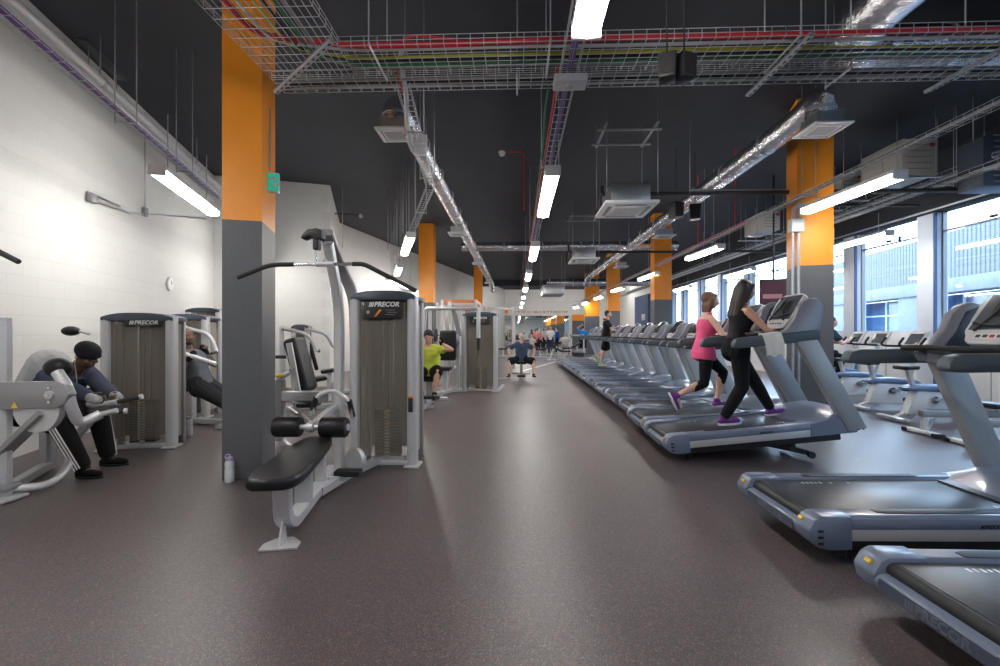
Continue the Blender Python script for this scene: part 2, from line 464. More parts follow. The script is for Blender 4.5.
# mirror on the back wall
mx0 = -1.0; mx1 = 4.4
tag(MB().box(((mx0 + mx1) / 2, YB - .03, 1.42), (mx1 - mx0, .03, 2.7), 'mirror').build('wall_mirror'), 'wide mirror covering the lower half of the back wall', 'mirror')
bn = thing('wall_banner', 'white banner with faded red marks above the mirror on the back wall', 'banner', (Q(537, 310, YB).x, YB - .03, 3.1))
MB().box((0, 0, 0), (6.0, .02, .36), 'plaster').build('sheet', bn)
mm = MB(); mm.box((-2.65, -.015, 0), (.42, .01, .3), 'orangep')
pk = pm('pale_red_letters', (.72, .42, .36), .5)
mm.build('emblem', bn); mm = MB(); random.seed(5); x = -2.1
while x < 2.5:
    wd_ = random.uniform(.12, .4); mm.box((x + wd_ / 2, -.012, random.uniform(-.02, .02)), (wd_, .006, random.uniform(.10, .18)), pk); x += wd_ + random.uniform(.04, .12)
mm.build('faded_marks', bn)

# outside: the blue clad building over a concrete band, glazed below
struct(MB().box((35, 25, -.12), (52, 110, .1), 'asphalt').build('ground_outside'))
def outx(Y): return 20.4 + (Y - 18.6) * .16
a0, a1 = (outx(-12), -12), (outx(44), 44)
d = V3((a1[0] - a0[0], a1[1] - a0[1], 0)); L = d.length; rz = math.atan2(d.y, d.x)
bd = thing('building_outside', 'light blue corrugated industrial building seen through the windows', 'building', (a0[0], a0[1], 0), rz)
m = MB(); n = int(L / .24)
for i in range(n): m.box((i * .24 + .06, -.055, 5.1), (.12, .03, 2.3), 'clad')
m.box((L / 2, -.5, 5.1), (L, .9, 2.3), 'clad'); m.build('cladding', bd)
MB().box((L / 2, -.45, 3.62), (L, 1.1, .68), 'concrete', .02).build('concrete_band', bd)
MB().box((L / 2, -1.4, 1.65), (L, .2, 3.3), 'outdark').build('glazing', bd)
for x in (14, 24.5, 38, 45, 52): MB().box((x, -.5, 1.65), (1.5, 1.0, 3.3), 'concrete', .02).build('concrete_pillar', bd)
m = MB()
for x in range(0, int(L), 3): m.box((x, -1.27, 1.65), (.1, .08, 3.3), 'mullion')
for z in (.9, 2.4): m.box((L / 2, -1.27, z), (L, .06, .08), 'mullion')
m.build('glazing_bars', bd)

# ================================================================ CEILING SERVICES
def hyp(px, py, z): return P(px, py, z)
lz = 3.12
def batten(a, b, label, drop=.6, group='long fluorescent battens'):
    a = V3(a); b = V3(b); d = b - a; L = d.length
    t = thing('ceiling_light', label, 'light', (a + b) / 2, math.atan2(d.y, d.x), group)
    m = MB(); m.box((0, 0, .055), (L, .17, .05), 'lighthouse', .008)
    m.box((-L / 2 - .004, 0, .02), (.03, .18, .12), 'lighthouse', .01); m.box((L / 2 + .004, 0, .02), (.03, .18, .12), 'lighthouse', .01)
    m.build('housing', t)
    m = MB(); pr = [(-.078, .035), (-.078, -.01), (-.06, -.035), (0, -.045), (.06, -.035), (.078, -.01), (.078, .035)]
    m.prism(pr, -L / 2 + .012, L / 2 - .012, 'x', 'light'); m.build('diffuser', t)
    m = MB()
    for s in (-.35, .35): m.bar([(s * L, 0, .07), (s * L, 0, .07 + drop)], .012, .012, 'rod')
    m.build('hanger', t)
    return t
WO = ['over the bar of the crossing cable tray', 'over the middle of the main walkway', 'third', 'fourth', 'fifth', 'sixth', 'seventh', 'eighth']
for k in range(-1, 8):  # the first is an unseen lamp added behind the viewpoint for brightness
    y1 = 2.71 + 4.17 * k; y0 = y1 - 1.82
    lab = ['batten over the walkway nearest the wall at the viewer end of the hall'] [0] if k < 0 else ['bright ceiling batten in front of the crossing cable tray, cut by the picture top',
           'bright batten over the walkway, first one beyond the crossing cable tray',
           'bright batten over the walkway just before the crossing silver duct',
           'bright batten over the walkway, first one beyond the crossing silver duct',
           'small bright batten over the walkway, second beyond the crossing silver duct',
           'small bright batten over the walkway, third beyond the crossing silver duct',
           'small bright batten over the walkway, fourth beyond the crossing silver duct',
           'tiny bright batten at the back wall end of the walkway row'][k]
    batten((.42 - .008 * k, y0, lz), (.42 - .008 * k, y1, lz), lab, .25, 'battens above the central walkway')
for k in range(7):
    y0 = 5.32 + 4.28 * k; x = 4.34 if k == 0 else 4.24
    lab = ['bright batten crossing in front of the orange column nearest the windows',
           'bright batten above the treadmills, between the two nearest orange window-side columns',
           'bright batten above the treadmills just past the second orange column',
           'small batten above the treadmills, second past the second orange column',
           'small batten above the treadmills, third past the second orange column',
           'tiny batten above the treadmill row, next to last before the back wall',
           'tiny batten above the treadmill row, last before the back wall'][k]
    batten((x + .06, y0, lz), (x - .05, y0 + 1.5, lz), lab, .22, 'battens above the treadmills')
e = V3((-.30, .954, 0))
b0 = P(157, 172, lz)
batten(b0, b0 + e * 1.8, 'bright batten along the white block wall, beside the purple cables', .7, 'battens along the block wall')
b1 = b0 - e * 4.25
batten(b1, b1 + e * 1.8, 'bright batten tip at the picture edge beneath the purple wall cables', .7, 'battens along the block wall')
b6 = b0 + e * 4.2  # extra lamp, hidden by the column, added to lift the gloomy return wall
batten(b6, b6 + e * 1.3, 'batten along the block wall hidden behind the front orange column', .7, 'battens along the block wall')
b2 = P(411, 236, lz)
batten(b2, b2 + e * 1.95, 'bright batten to the side of the orange mid-hall column, under the angled tray', .2, 'battens under the angled tray')
b3 = b2 + e * 3.95
batten(b3, b3 + e * 1.8, 'smaller bright batten beyond it at the end of the angled tray', .2, 'battens under the angled tray')
for k, y in enumerate((20.5, 26.0)): batten((-4.35, y, lz), (-4.2, y + 1.8, lz), ['batten over the racks hidden behind the orange mid-hall column', 'farther batten over the racks behind the orange mid-hall column'][k], .5, 'battens over the far machines')  # both lamps are added to lift the dark far end
for k in range(4): batten((-.6 + 2.3 * k, 33.4, 4.84), (1.3 + 2.3 * k, 33.4, 4.84), 'batten fixed to the ceiling just behind the far beam', .1, 'battens behind the far beam')  # lamps added out of sight above the beam edge to light the back wall
b4 = P(388, 279.5, lz); batten(b4, P(414, 290.5, lz), 'dim long batten over the far machines behind the lat pulldown tower', 1.7, 'battens over the far machines')
for k in range(3):
    y0 = 9 + 5 * k
    batten((7.25, y0, 3.25), (7.25, y0 + 1.8, 3.25), ['batten by the windows above the exercise bikes', 'batten by the windows past the television', 'last batten beside the windows'][k], .4, 'battens beside the windows')
SC_TRAY_GAP = .1
def basket(name, label, a, b, w, depth, rods, hang=None, parent=None, dx=.1, nl=None, open_ends=True, group=None):
    a = V3(a); b = V3(b); d = b - a; L = d.length
    t = thing(name, label, 'cable tray', a, math.atan2(d.y, d.x), group)
    m = MB(); r = .0032; nl = nl or max(3, round(w / .055))
    for i in range(nl + 1):
        y = -w / 2 + w * i / nl; m.tube([(0, y, 0), (L, y, 0)], r, 'wire', 4)
    for y in (-w / 2, w / 2):
        for z in ((depth,) if depth < .07 else (depth / 2, depth)): m.tube([(0, y, z), (L, y, z)], r, 'wire', 4)
    n = int(L / dx)
    for i in range(n + 1):
        x = i * L / n
        m.tube([(x, -w / 2, depth), (x, -w / 2, 0), (x, w / 2, 0), (x, w / 2, depth)], r, 'wire', 4)
    m.build('wire_basket', t)
    for x in rods:
        m = MB()
        for y in (-w / 2 - .04, w / 2 + .04): m.cyl((x, y, -.04), (x, y, (hang or H) - a.z), .006, 'rod', 6)
        m.bar([(x, -w / 2 - .045, -.02), (x, w / 2 + .045, -.02)], .016, .016, 'galv'); m.build('hanger', t)
    return t
def cable(name, label, pts, r, mat, group='cables in the ceiling trays', rad=.15, n=6):
    m = MB(); m.tube(fillet(pts, rad, 4), r, mat, n); return tag(m.build(name), label, 'cable', group)
TZ = 3.49
A0 = P(335, 46, TZ); yN = A0.y; yF1 = P(400, 75, TZ).y; yF2 = P(400, 91, TZ).y
xl = P(276, 84, TZ).x; xr0 = P(334, 40, TZ).x
w1 = yF1 - yN; w2 = yF2 - yF1 - .03
basket('cable_tray', 'wide wire cable tray crossing the hall below the black ceiling', (xr0, yN + w1 / 2, TZ), (8.3, yN + w1 / 2, TZ), w1, .07, [.25, 1.6, 3.4, 5.0, 7.0])
basket('cable_tray', 'narrower wire cable tray running just behind the wide crossing tray', (xl, yF2 - w2 / 2, TZ), (8.3, yF2 - w2 / 2, TZ), w2, .07, [2.1, 4.8, 6.8])
basket('cable_tray', 'wire cable tray coming forward past the front orange column', ((xl + xr0) / 2, .6, TZ), ((xl + xr0) / 2, yF2 - w2 - .03, TZ), xr0 - xl, .07, [1.9])
# diagonal struts under the crossing tray
for (pa, pb, zz, lab) in (((332, 40), (276, 92), TZ - .05, 'slotted steel strut slanting under the tray corner by the front orange column'),
                     ((812, 34), (748, 95), TZ - .05, 'slotted steel strut slanting under the tray above the treadmills'),
                     ((1000, 52), (926, 92), TZ - .05, 'slotted steel strut slanting under the tray at the window side')):
    a = P(pa[0], pa[1], zz); b = P(pb[0], pb[1], zz); d = (b - a)
    m = MB(); m.bar([a, b], .045, .03, 'galv')
    for k in range(12):
        c = a + d * (k + .5) / 12; m.box(c + V3((0, 0, -.0155)), (.014, .03, .004), 'dark', rot=Matrix.Rotation(math.atan2(d.y, d.x) - PI / 2, 3, 'Z'))
    tag(m.build('tray_strut'), lab, 'bracket', 'slanting tray struts')
def cl(px1, py): return P(px1, py, TZ).y
runs = [('red_cable', 'thick red fire alarm cable along the front of the crossing tray', .045, .05, 'red', .022),
        ('white_cable', 'white cable bundle beside the red one in the crossing tray', .11, .035, 'whitec', .013),
        ('yellow_cable', 'yellow green earth cable in the crossing tray', .20, .02, 'yelgrn', .011),
        ('black_cable', 'black cable along the middle of the crossing tray', .25, .02, 'blackc', .014),
        ('green_cable', 'green data cable in the crossing tray', .315, .02, 'green', .010),
        ('grey_cable', 'grey armoured cable at the rear of the crossing tray', .36, .022, 'greyc', .014)]
for nm, lab, f, dz, mt, r in runs:
    y = yN + w1 * f / .42
    pts = []
    x = xl + .12 + f * 1.2
    pts += [(x, .7, TZ + r + .004), (x, y - .15, TZ + r + .004)]
    for k in range(14):
        pts.append((max(x + .2, xr0 + .1) + k * .68, y + random.uniform(-.012, .012), TZ + r + .006 + random.uniform(0, .012)))
    cable(nm, lab, pts, r, mt)
for nm, lab, f, mt, r in (('grey_cable', 'grey cable in the narrow rear crossing tray', .3, 'greyc', .014), ('black_cable', 'thick black cable in the narrow rear crossing tray', .55, 'blackc', .02), ('white_cable', 'pale cable at the back edge of the narrow crossing tray', .8, 'whitec', .010)):
    y = yF1 + .03 + w2 * f
    cable(nm, lab, [(xl + .1 + k * .9, y + random.uniform(-.01, .01), TZ + r + .005) for k in range(12)], r, mt)
# central tray above the walkway lights
ct = basket('cable_tray', 'narrow wire tray running above the walkway battens', (.42, 1.0, 3.36), (.38, 33, 3.36), .13, .05, [4.5, 8.9, 13.2, 17.5, 22, 26.5], dx=.14, nl=2)
cable('purple_cable', 'purple cables lying in the narrow tray above the walkway battens', [(.42, 1, 3.38), (.41, 12, 3.38), (.38, 33, 3.38)], .025, 'purple')
cable('red_cable', 'thin red cable beside the narrow tray above the walkway battens', [(.34, 3.7, 3.5), (.34, 4.0, 3.40), (.33, 12, 3.40), (.31, 33, 3.40)], .012, 'red')
em_box = P(570, 82, 3.3)
t = thing('sensor_box', 'white square emergency light unit below the crossing tray', 'sensor', em_box)
MB().box((0, 0, .0), (.26, .16, .06), 'white', .01).build('body', t); MB().lathe([(0, -.045), (.03, -.043), (.04, -.03), (.04, -.028)], 'consol', (0, 0, 0)).build('lens', t)
# angled tray to the side lights, with its drop from the crossing tray
q0 = P(403, 88, 3.42); q1 = P(408, 140, 3.42); q2 = P(430, 187, 3.42); q3 = b3 + e * 2.3 + V3((0, 0, .22))
pth = [(q0.x, q0.y - .3, 3.44), (q0.x, q0.y, 3.42), q1, q2]
basket('cable_tray', 'wire tray dropping back from the crossing tray beside the silver duct', q0, q2, .11, .05, [.8, 2.2], dx=.1, nl=2)
basket('cable_tray', 'angled wire tray leading towards the side wall battens', V3((q2.x, q2.y, 3.38)), V3((q3.x, q3.y, 3.38)), .11, .05, [1.2, 3, 4.6, 6.4, 8, 9.6], dx=.12, nl=2)
cable('white_cable', 'white cables looping down from the crossing tray towards the duct', [(q0.x + .1, yN + .1, TZ + .06), (q0.x - .0, yN + .35, TZ + .12), (q0.x, q0.y + .1, 3.46), q1 + V3((0, 0, .04)), q2 + V3((0, 0, .04))], .022, 'whitec')
cable('red_cable', 'red cable looping off the crossing tray towards the duct', [(q0.x + .5, yN + .06, TZ + .07), (q0.x + .1, yN + .06, TZ + .12), (q0.x - .05, yN + .3, TZ + .04), (q0.x - .03, q0.y + .2, 3.47), q1 + V3((-.03, 0, .05))], .01, 'red')
cable('green_cable', 'green cable beside the narrow walkway tray', [(.3, yF1 + .1, TZ + .05), (.27, yF1 + .5, 3.42), (.3, yF2 + .9, 3.44), (.33, 8, 3.42)], .010, 'green')
gb = P(420, 145, 3.5)
t = thing('junction_box', 'white box fixed under the start of the silver duct', 'box', gb, R(12)); MB().box((0, 0, 0), (.16, .34, .12), 'white', .01).build('body', t); MB().box((0, -.172, 0), (.12, .006, .08), 'lighthouse').build('cover', t)

# silver ducts
def duct(name, label, pts, r, fil=.3, rods=(), joints=1.2, flats=(), straps=True):
    t = thing(name, label, 'duct', (0, 0, 0), 0, 'silver foil ducts')
    pp = fillet(pts, fil, 7); fine = []
    for i in range(len(pp) - 1):
        L = (pp[i + 1] - pp[i]).length; n = max(1, int(L / .16))
        for j in range(n): fine.append(pp[i].lerp(pp[i + 1], j / n))
    fine.append(pp[-1])
    rad = [r * (1 + .035 * noise.noise(V3((p.x * 3, p.y * 3, 7)))) for p in fine]
    m = MB(); m.tube(fine, r, 'foil', 20, radii=rad); m.build('foil_sleeve', t)
    m = MB(); acc = 0; last = -9
    for i in range(1, len(fine) - 1):
        acc += (fine[i] - fine[i - 1]).length
        if acc - last > joints:
            last = acc; d = (fine[i + 1] - fine[i - 1]).normalized()
            m.tube([fine[i] - d * .02, fine[i] + d * .02], r * 1.045, 'galv', 20)
            if i % 2 == 0: m.cyl(fine[i] + V3((r, 0, 0)), V3((fine[i].x + r, fine[i].y, H)), .006, 'rod', 6); m.cyl(fine[i] - V3((r, 0, 0)), V3((fine[i].x - r, fine[i].y, H)), .006, 'rod', 6)
    m.build('joint_bands', t)
    return t
DZ = 4.24; DF = 3.89
def diffuser(px, py, label, w=.5, dz=DF):
    c = P(px, py, dz); t = thing('air_diffuser', label, 'air vent', c, 0, 'square air diffusers on the ducts')
    m = MB(); m.box((0, 0, 0), (w, w, .025), 'white', .006)
    m.box((0, 0, .09), (w * .7, w * .7, .16), 'galv'); m.build('plate', t)
    m = MB()
    for k in range(3):
        q = w * (.40 - .1 * k)
        for s in (-1, 1):
            m.box((0, s * q, -.018 + .006 * k), (2 * q, .016, .012), 'lighthouse'); m.box((s * q, 0, -.018 + .006 * k), (.016, 2 * q, .012), 'lighthouse')
    m.box((0, 0, -.0135), (w * .84, w * .84, .003), 'greyc'); m.build('grille', t)
    return c
dl = diffuser(395.5, 134.5, 'square white air diffuser at the near end of the machine-side silver duct', .43)
dx0 = P(412, 120, DZ); dxe = P(493, 284, DZ)
duct('ventilation_duct', 'silver foil duct running back above the machine side of the walkway', [(dl.x, dl.y, DF + .14), (dl.x, dl.y, DZ + .02), (dl.x + .06, dl.y + .45, DZ), (-1.45, 26.5, DZ), (-1.45, 27.2, DF)], .16, .35)
diffuser(457.5, 234, 'second square diffuser along the duct on the machine side', .46)
diffuser(478.5, 263.5, 'third square diffuser along the duct on the machine side', .46)
diffuser(489, 283, 'fourth small square diffuser along the duct on the machine side', .46)
dr = diffuser(822, 130, 'square white air diffuser in front of the orange column by the treadmills', .47)
duct('ventilation_duct', 'silver foil duct running back above the treadmill consoles from the orange column', [(dr.x + .0, dr.y + .05, DF + .14), (dr.x, dr.y, DZ + .06), (dr.x - .0, dr.y + .5, DZ), (3.76, 23.5, DZ), (3.76, 24.2, DF)], .165, .32)
diffuser(664, 236.5, 'square diffuser on the treadmill-side duct near the second orange column', .5)
diffuser(621, 267, 'square diffuser on the treadmill-side duct near the third orange column', .5)
n0 = Q(905, -15, 3.9); n1 = P(856, 30, 4.44)
duct('ventilation_duct', 'large silver foil duct above the crossing cable tray near the windows', [(3.67, 1.2, 4.62), (3.67, 5.0, 4.62), (4.0, 5.4, 4.62), (8.3, 5.42, 4.62)], .25, .4)
yx = P(600, 246.5, DZ).y
duct('ventilation_duct', 'silver foil duct crossing the hall between the two long ducts', [(-1.85, yx, DZ + .02), (5.4, yx, DZ + .02)], .15, .3)
duct('ventilation_duct', 'far silver foil duct crossing above the end of the treadmill row', [(1.7, 25.2, DZ - .1), (7.4, 25.2, DZ - .1)], .2, .3)

# air conditioning cassettes and their pipes
def cassette(px0, px1, py, z, dep, label, boxh=.3):
    a = P(px0, py, z); w = P(px1, py, z).x - a.x
    t = thing('air_conditioner', label, 'air conditioner', (a.x + w / 2, a.y + dep / 2, z), 0, 'ceiling cassette air conditioners')
    MB().box((0, 0, .025), (w, dep, .05), 'white', .012).build('panel', t)
    g = MB(); g.box((0, 0, -.004), (w * .55, dep * .55, .012), 'lighthouse')
    for k in range(9): g.box((0, (-.24 + .06 * k) * dep, -.012), (w * .52, .012, .006), 'consol')
    g.build('grille', t)
    g = MB()
    for s in (-1, 1): g.box((s * w * .37, 0, -.003), (w * .07, dep * .6, .008), 'greyc', .003); g.box((0, s * dep * .37, -.003), (w * .6, dep * .07, .008), 'greyc', .003)
    g.build('louvre_slots', t)
    g = MB(); g.box((0, 0, .05 + boxh / 2), (w * .74, dep * .74, boxh), 'galv', .01); g.build('body', t)
    g = MB()
    for sx in (-1, 1):
        for sy in (-1, 1): g.cyl((sx * w * .47, sy * dep * .47, .15), (sx * w * .47, sy * dep * .47, H - z), .006, 'rod', 6)
    g.build('hanger_rods', t)
    g = MB()
    for sy in (-.3, .3): g.bar([(-w * .6, sy * dep, H - z - .42), (w * .6, sy * dep, H - z - .42)], .04, .03, 'galv')
    for sx in (-.47, .47): g.bar([(sx * w, -.5 * dep, H - z - .39), (sx * w, .5 * dep, H - z - .39)], .04, .03, 'galv')
    g.build('support_frame', t)
    return t
ac1 = cassette(605.5, 659.5, 203, 3.34, .95, 'square ceiling cassette air conditioner hanging over the treadmill side of the walkway')
cassette(572, 600, 259, 3.34, .95, 'smaller-looking cassette air conditioner beyond the crossing silver duct')
a = Q(544, 290, 20)
t = thing('fan_coil_unit', 'grey boxed fan coil unit hanging far above the walkway near the mirror', 'air conditioner', (a.x + .4, 20.5, 3.22))
MB().box((0, 0, 0), (.95, 1.6, .42), 'galv', .02).build('casing', t)
m = MB(); m.box((0, -.81, -.02), (.8, .02, .2), 'white', .005)
for k in range(6): m.box((0, -.825, -.09 + .03 * k), (.76, .01, .008), 'dark')
m.build('grille', t)
m = MB()
for sx in (-.5, .5):
    for sy in (-.7, .7): m.cyl((sx, sy, 0), (sx, sy, H - 3.22), .007, 'rod', 6)
m.build('hanger_rods', t)
def pipe(name, label, pts, r, mat='blackc', cat='pipe', group=None, rods=()):
    t = thing(name, label, cat, (0, 0, 0), 0, group)
    m = MB(); m.tube(fillet(pts, .08, 4), r, mat, 10); m.build('run', t)
    if rods:
        m = MB()
        for p in rods: m.cyl(p, (p[0], p[1], H), .005, 'rod', 6)
        m.build('hanger_rods', t)
    return t
y1 = ac1.location.y
pipe('refrigerant_pipe', 'black lagged pipe leading from the nearer ceiling cassette towards the windows', [(1.45, y1 + .15, 3.8), (1.45, y1 + .15, 3.66), (8.3, y1 + .1, 3.66)], .035, rods=[(2.9, y1 + .1, 3.66), (5.4, y1 + .1, 3.66), (7.2, y1 + .1, 3.66)])
pipe('refrigerant_pipe', 'black lagged pipe leading from the farther ceiling cassette towards the windows', [(1.5, 12.9, 3.9), (1.5, 12.9, 3.62), (8.2, 12.9, 3.62)], .035, rods=[(3.2, 12.9, 3.6), (6, 12.9, 3.6)])
pipe('refrigerant_pipe', 'thin black pipe crossing high near the windows', [(5.4, 9.6, 4.0), (8.3, 9.6, 3.95)], .03)
pipe('drain_pipe', 'grey pipe crossing above the treadmill side of the hall', [(3.2, 8.4, 3.95), (8.3, 8.4, 3.9)], .02, 'greyc')
# the black parts and red alarm pipes
for pts, lab in (([(Q(524, 178, 8).x, 8, 3.5), (Q(524, 152, 8).x, 8, Q(524, 152, 8).z), (Q(503, 152, 8).x, 8, Q(503, 152, 8).z)], 'thin red conduit leading to the smoke detector over the walkway'),
                 ([(Q(735, 246, 9).x, 9, 3.45), (Q(735, 207, 9).x, 9, Q(735, 200, 9).z), (Q(735, 193, 9).x, 9, H)], 'red conduit rising from the tray above the treadmills'),
                 ([(Q(698, 247, 10.6).x, 10.6, 3.4), (Q(698, 200, 10.6).x, 10.6, H)], 'second red conduit rising above the treadmills')):
    pipe('red_conduit', lab, pts, .011, 'red', 'conduit')
s = Q(502, 153, 8); t = thing('smoke_detector', 'small white smoke detector at the end of the red conduit over the walkway', 'detector', s)
MB().lathe([(0, -.05), (.045, -.045), (.06, -.01), (.06, .02), (0, .02)], 'white').build('body', t); MB().lathe([(0, .05), (.04, .05), (.04, .02)], 'red').build('base', t)
s = P(361, 216, 4.6); t = thing('smoke_detector', 'round white detector on a dark arm near the stepped block wall', 'detector', s)
MB().ball((0, 0, 0), .06, 'white').build('body', t); MB().cyl((-.06, 0, .03), (-1.4, 0, .12), .015, 'dark', 8).build('arm', t)
# speakers
for px, py, Y, lab in ((667, 68, 3.1, 'black loudspeaker hanging at the crossing tray, nearer the walkway'), (684, 68, 3.12, 'black loudspeaker hanging at the crossing tray, nearer the windows'),
                       (676, 210, 9.0, 'black loudspeaker over the treadmills in front of the second orange column'), (695, 212, 9.2, 'black loudspeaker beside it, closer to the windows')):
    c = Q(px, py, Y); t = thing('loudspeaker', lab, 'speaker', c, R(-18 if px % 2 else 20), 'hanging black loudspeakers')
    k = .62 if Y < 5 else 1.1
    MB().prism([(-.10 * k, .13 * k), (.10 * k, .13 * k), (.085 * k, -.14 * k), (-.085 * k, -.14 * k)], -.1 * k, .1 * k, 'y', 'dark', .01).build('cabinet', t)
    MB().box((0, -.103 * k, 0), (.15 * k, .006, .22 * k), 'rubber').build('grille', t)
    MB().cyl((0, 0, .13 * k), (0, 0, H - c.z), .006, 'dark', 8).build('bracket', t)
# tray with conduits above the treadmill battens
basket('cable_tray', 'slim wire tray above the treadmill battens', (4.34, .8, 3.36), (4.22, 34, 3.36), .12, .05, [3.2, 6.0, 9.4, 13.6, 18], dx=.13, nl=2)
cable('grey_cable', 'grey cables in the slim tray above the treadmill battens', [(4.33, .8, 3.39), (4.24, 34, 3.39)], .022, 'greyc')
cable('red_cable', 'red cable in the slim tray above the treadmill battens', [(4.29, 8.5, 3.40), (4.21, 34, 3.40)], .012, 'red')
for k, (x, z, w, lab) in enumerate(((7.3, 3.95, .35, 'wire tray near the top of the windows'), (6.9, 3.72, .2, 'lower wire tray between the treadmills and the windows'))):
    basket('cable_tray', lab, (x, 2.0, z), (x, 30, z), w, .06, [2.5, 5.5, 8.5, 11.5, 14.5], dx=.2)
    cable('black_cable', 'black cable run in the ' + lab, [(x - .06, 2, z + .02), (x - .05, 30, z + .02)], .02, 'blackc')
    cable('grey_cable', 'grey cable run in the ' + lab, [(x + .06, 2, z + .02), (x + .05, 30, z + .02)], .018, 'greyc')
pipe('conduit', 'silver conduit running along the window head', [(8.1, .5, 3.72), (8.1, 25, 3.72)], .02, 'galv', 'conduit')
pipe('heating_pipe', 'dark pipe running high beside the windows', [(7.8, .5, 4.1), (7.8, 25, 4.1)], .04, 'blackc', 'pipe')
for px, py, Y, k, lab in ((912, 160, 8.0, 1, 'beige heat recovery unit hanging near the top of the windows'), (847, 187, 10.2, .8, 'smaller-looking beige unit hanging beyond it near the windows'), (768, 222, 11.6, .75, 'beige unit hanging near the windows before the nearest orange column')):
    c = Q(px, py, Y); t = thing('ventilation_unit', lab, 'air conditioner', c, 0, 'boxed units hanging near the windows')
    wm = pm('beige_casing', (.50, .49, .45), .5)
    MB().box((0, .3, 0), (.58 * k, .9, .62 * k), wm, .015).build('casing', t)
    m = MB()
    for q in range(5): m.box((-.02, -.155, (-.2 + .1 * q) * k), (.4 * k, .006, .02), 'greyc')
    m.box((.2 * k, -.158, .2 * k), (.08, .01, .06), 'red'); m.build('vents', t)
    m = MB()
    for sx in (-.33, .33): m.cyl((sx, -.1, -.3), (sx, -.1, H - c.z), .007, 'rod', 6); m.cyl((sx, .7, -.3), (sx, .7, H - c.z), .007, 'rod', 6)
    m.bar([(-.4, -.1, -.33), (.4, -.1, -.33)], .04, .03, 'galv'); m.bar([(-.4, .7, -.33), (.4, .7, -.33)], .04, .03, 'galv'); m.build('hanger_rods', t)
c = Q(1022, 158, 6.9); t = thing('louvred_grille', 'dark blue louvred plant unit high at the window side', 'vent', c)
m = MB(); m.box((0, .3, 0), (.9, .4, .75), 'bluegreyd', .01); m.build('casing', t)
m = MB()
for q in range(9): m.box((0, -.01, -.34 + .085 * q), (.8, .04, .012), 'bluegrey', rot=Matrix.Rotation(R(35), 3, 'X'))
m.build('slats', t)
for sx in (-.4, .4): MB().cyl((sx, .3, .3), (sx, .3, H - c.z), .008, 'rod', 6).build('hanger_rod', t)
# conduits and box on the window-side column
cx, cy = cA.x - .06, 7.28
m = thing('junction_box', 'grey junction box with two pipes down the orange column by the treadmills', 'box', (cx, cy - .15, 0))
MB().box((0, 0, 2.98), (.19, .12, .2), 'white', .01).build('body', m)
for dx in (-.045, .045): MB().cyl((dx, 0, .02), (dx, 0, 2.9), .018, 'galv', 10).build('pipe', m)
for k in range(4): MB().tube(fillet([(-.06 + .04 * k, 0, 3.05), (-.06 + .04 * k, 0, 3.25), (-.06 + .04 * k + .12, .0, 3.33)], .05), .012, 'galv', 6).build('conduit', m)
# isolated hanger rods over the machine side
rods = [(342.5, 187, 5.5), (388, 190, 10.8), (391, 213, 13), (395, 200, 12), (397, 183, 9.5), (403, 162, 8.6), (409, 158, 8.0)]
for px, py, Y in rods:
    a = P(px, py, H - .01)
    zb = 3.45
    tag(MB().cyl((a.x, a.y, zb), (a.x, a.y, H), .009, 'rod', 6).build('hanger_rod'), 'thin steel hanger rod dropping from the black ceiling over the machine side', 'hanger rod', 'bare hanger rods on the machine side')
# --- left wall services
nrm = V3((.957, .29, 0))   # out of the wall, into the room
wd = (V3((*wl1, 0)) - V3((*wl0, 0))).normalized()
def wp(s, off, z): # s metres along from the far corner, towards the camera
    p = V3((*wl1, 0)) - wd * s + nrm * off; p.z = z; return p
pp = thing('wall_pipe', 'thick grey pipe hung along the top of the white block wall', 'pipe')
MB().tube([wp(.2, .42, 4.40), wp(15, .42, 4.40)], .07, 'consol', 14).build('run', pp)
m = MB()
for s in (2.2, 5.2, 8.2):
    a = wp(s, .42, 4.40); m.cyl(a, (a.x, a.y, H), .008, 'rod', 6); m.tube([wp(s - .03, .42, 4.4), wp(s + .03, .42, 4.4)], .075, 'galv', 14)
m.build('pipe_clips', pp)
pp = thing('wall_pipe', 'second grey pipe just below along the white block wall', 'pipe')
MB().tube([wp(.8, .5, 4.2), wp(15, .5, 4.2)], .055, 'silver', 12).build('run', pp)
ta = b0 - e * 5.2; tb = b0 + e * 2.05
basket('cable_tray', 'wire tray holding purple cables above the batten by the block wall', (ta.x, ta.y, 3.40), (tb.x, tb.y, 3.40), .10, .05, [4.55, 5.95], dx=.13, nl=2)
cable('purple_cable', 'thick purple cables lying in the tray above the block wall batten', [(ta.x, ta.y, 3.43), (tb.x, tb.y, 3.43)], .026, 'purple')
# long hanging wires and low conduit
a = Q(88, 196, 6.3); b = Q(222, 219, 8.2)
lw = thing('wall_conduit', 'grey electrical conduit with boxes across the white block wall', 'conduit')
def onwall(px, py, off=.04):
    d = _ray(px, py); w = V3((*wl1, 0)); n = nrm
    t_ = ((w.x + n.x * off) * n.x + (w.y + n.y * off) * n.y) / (d.x * n.x + d.y * n.y)
    return V3((d.x * t_, d.y * t_, CAM_H + d.z * t_))
MB().tube(fillet([onwall(90, 199), onwall(118, 209), onwall(130, 213), onwall(206, 219)], .1), .016, 'galv', 8).build('run', lw)
MB().tube([onwall(88, 192), onwall(120, 206)], .013, 'galv', 8).build('run', lw)
c = onwall(92, 198, .05); MB().box(c, (.07, .12, .12), 'greyc', .01, Matrix.Rotation(R(17), 3, 'Z')).build('back_box', lw)
c = onwall(145, 212, .05); MB().box(c, (.06, .1, .14), 'greyc', .01, Matrix.Rotation(R(17), 3, 'Z')).build('back_box', lw)
MB().tube([c, V3((c.x, c.y, 4.9))], .008, 'rod', 6).build('drop_wire', lw)
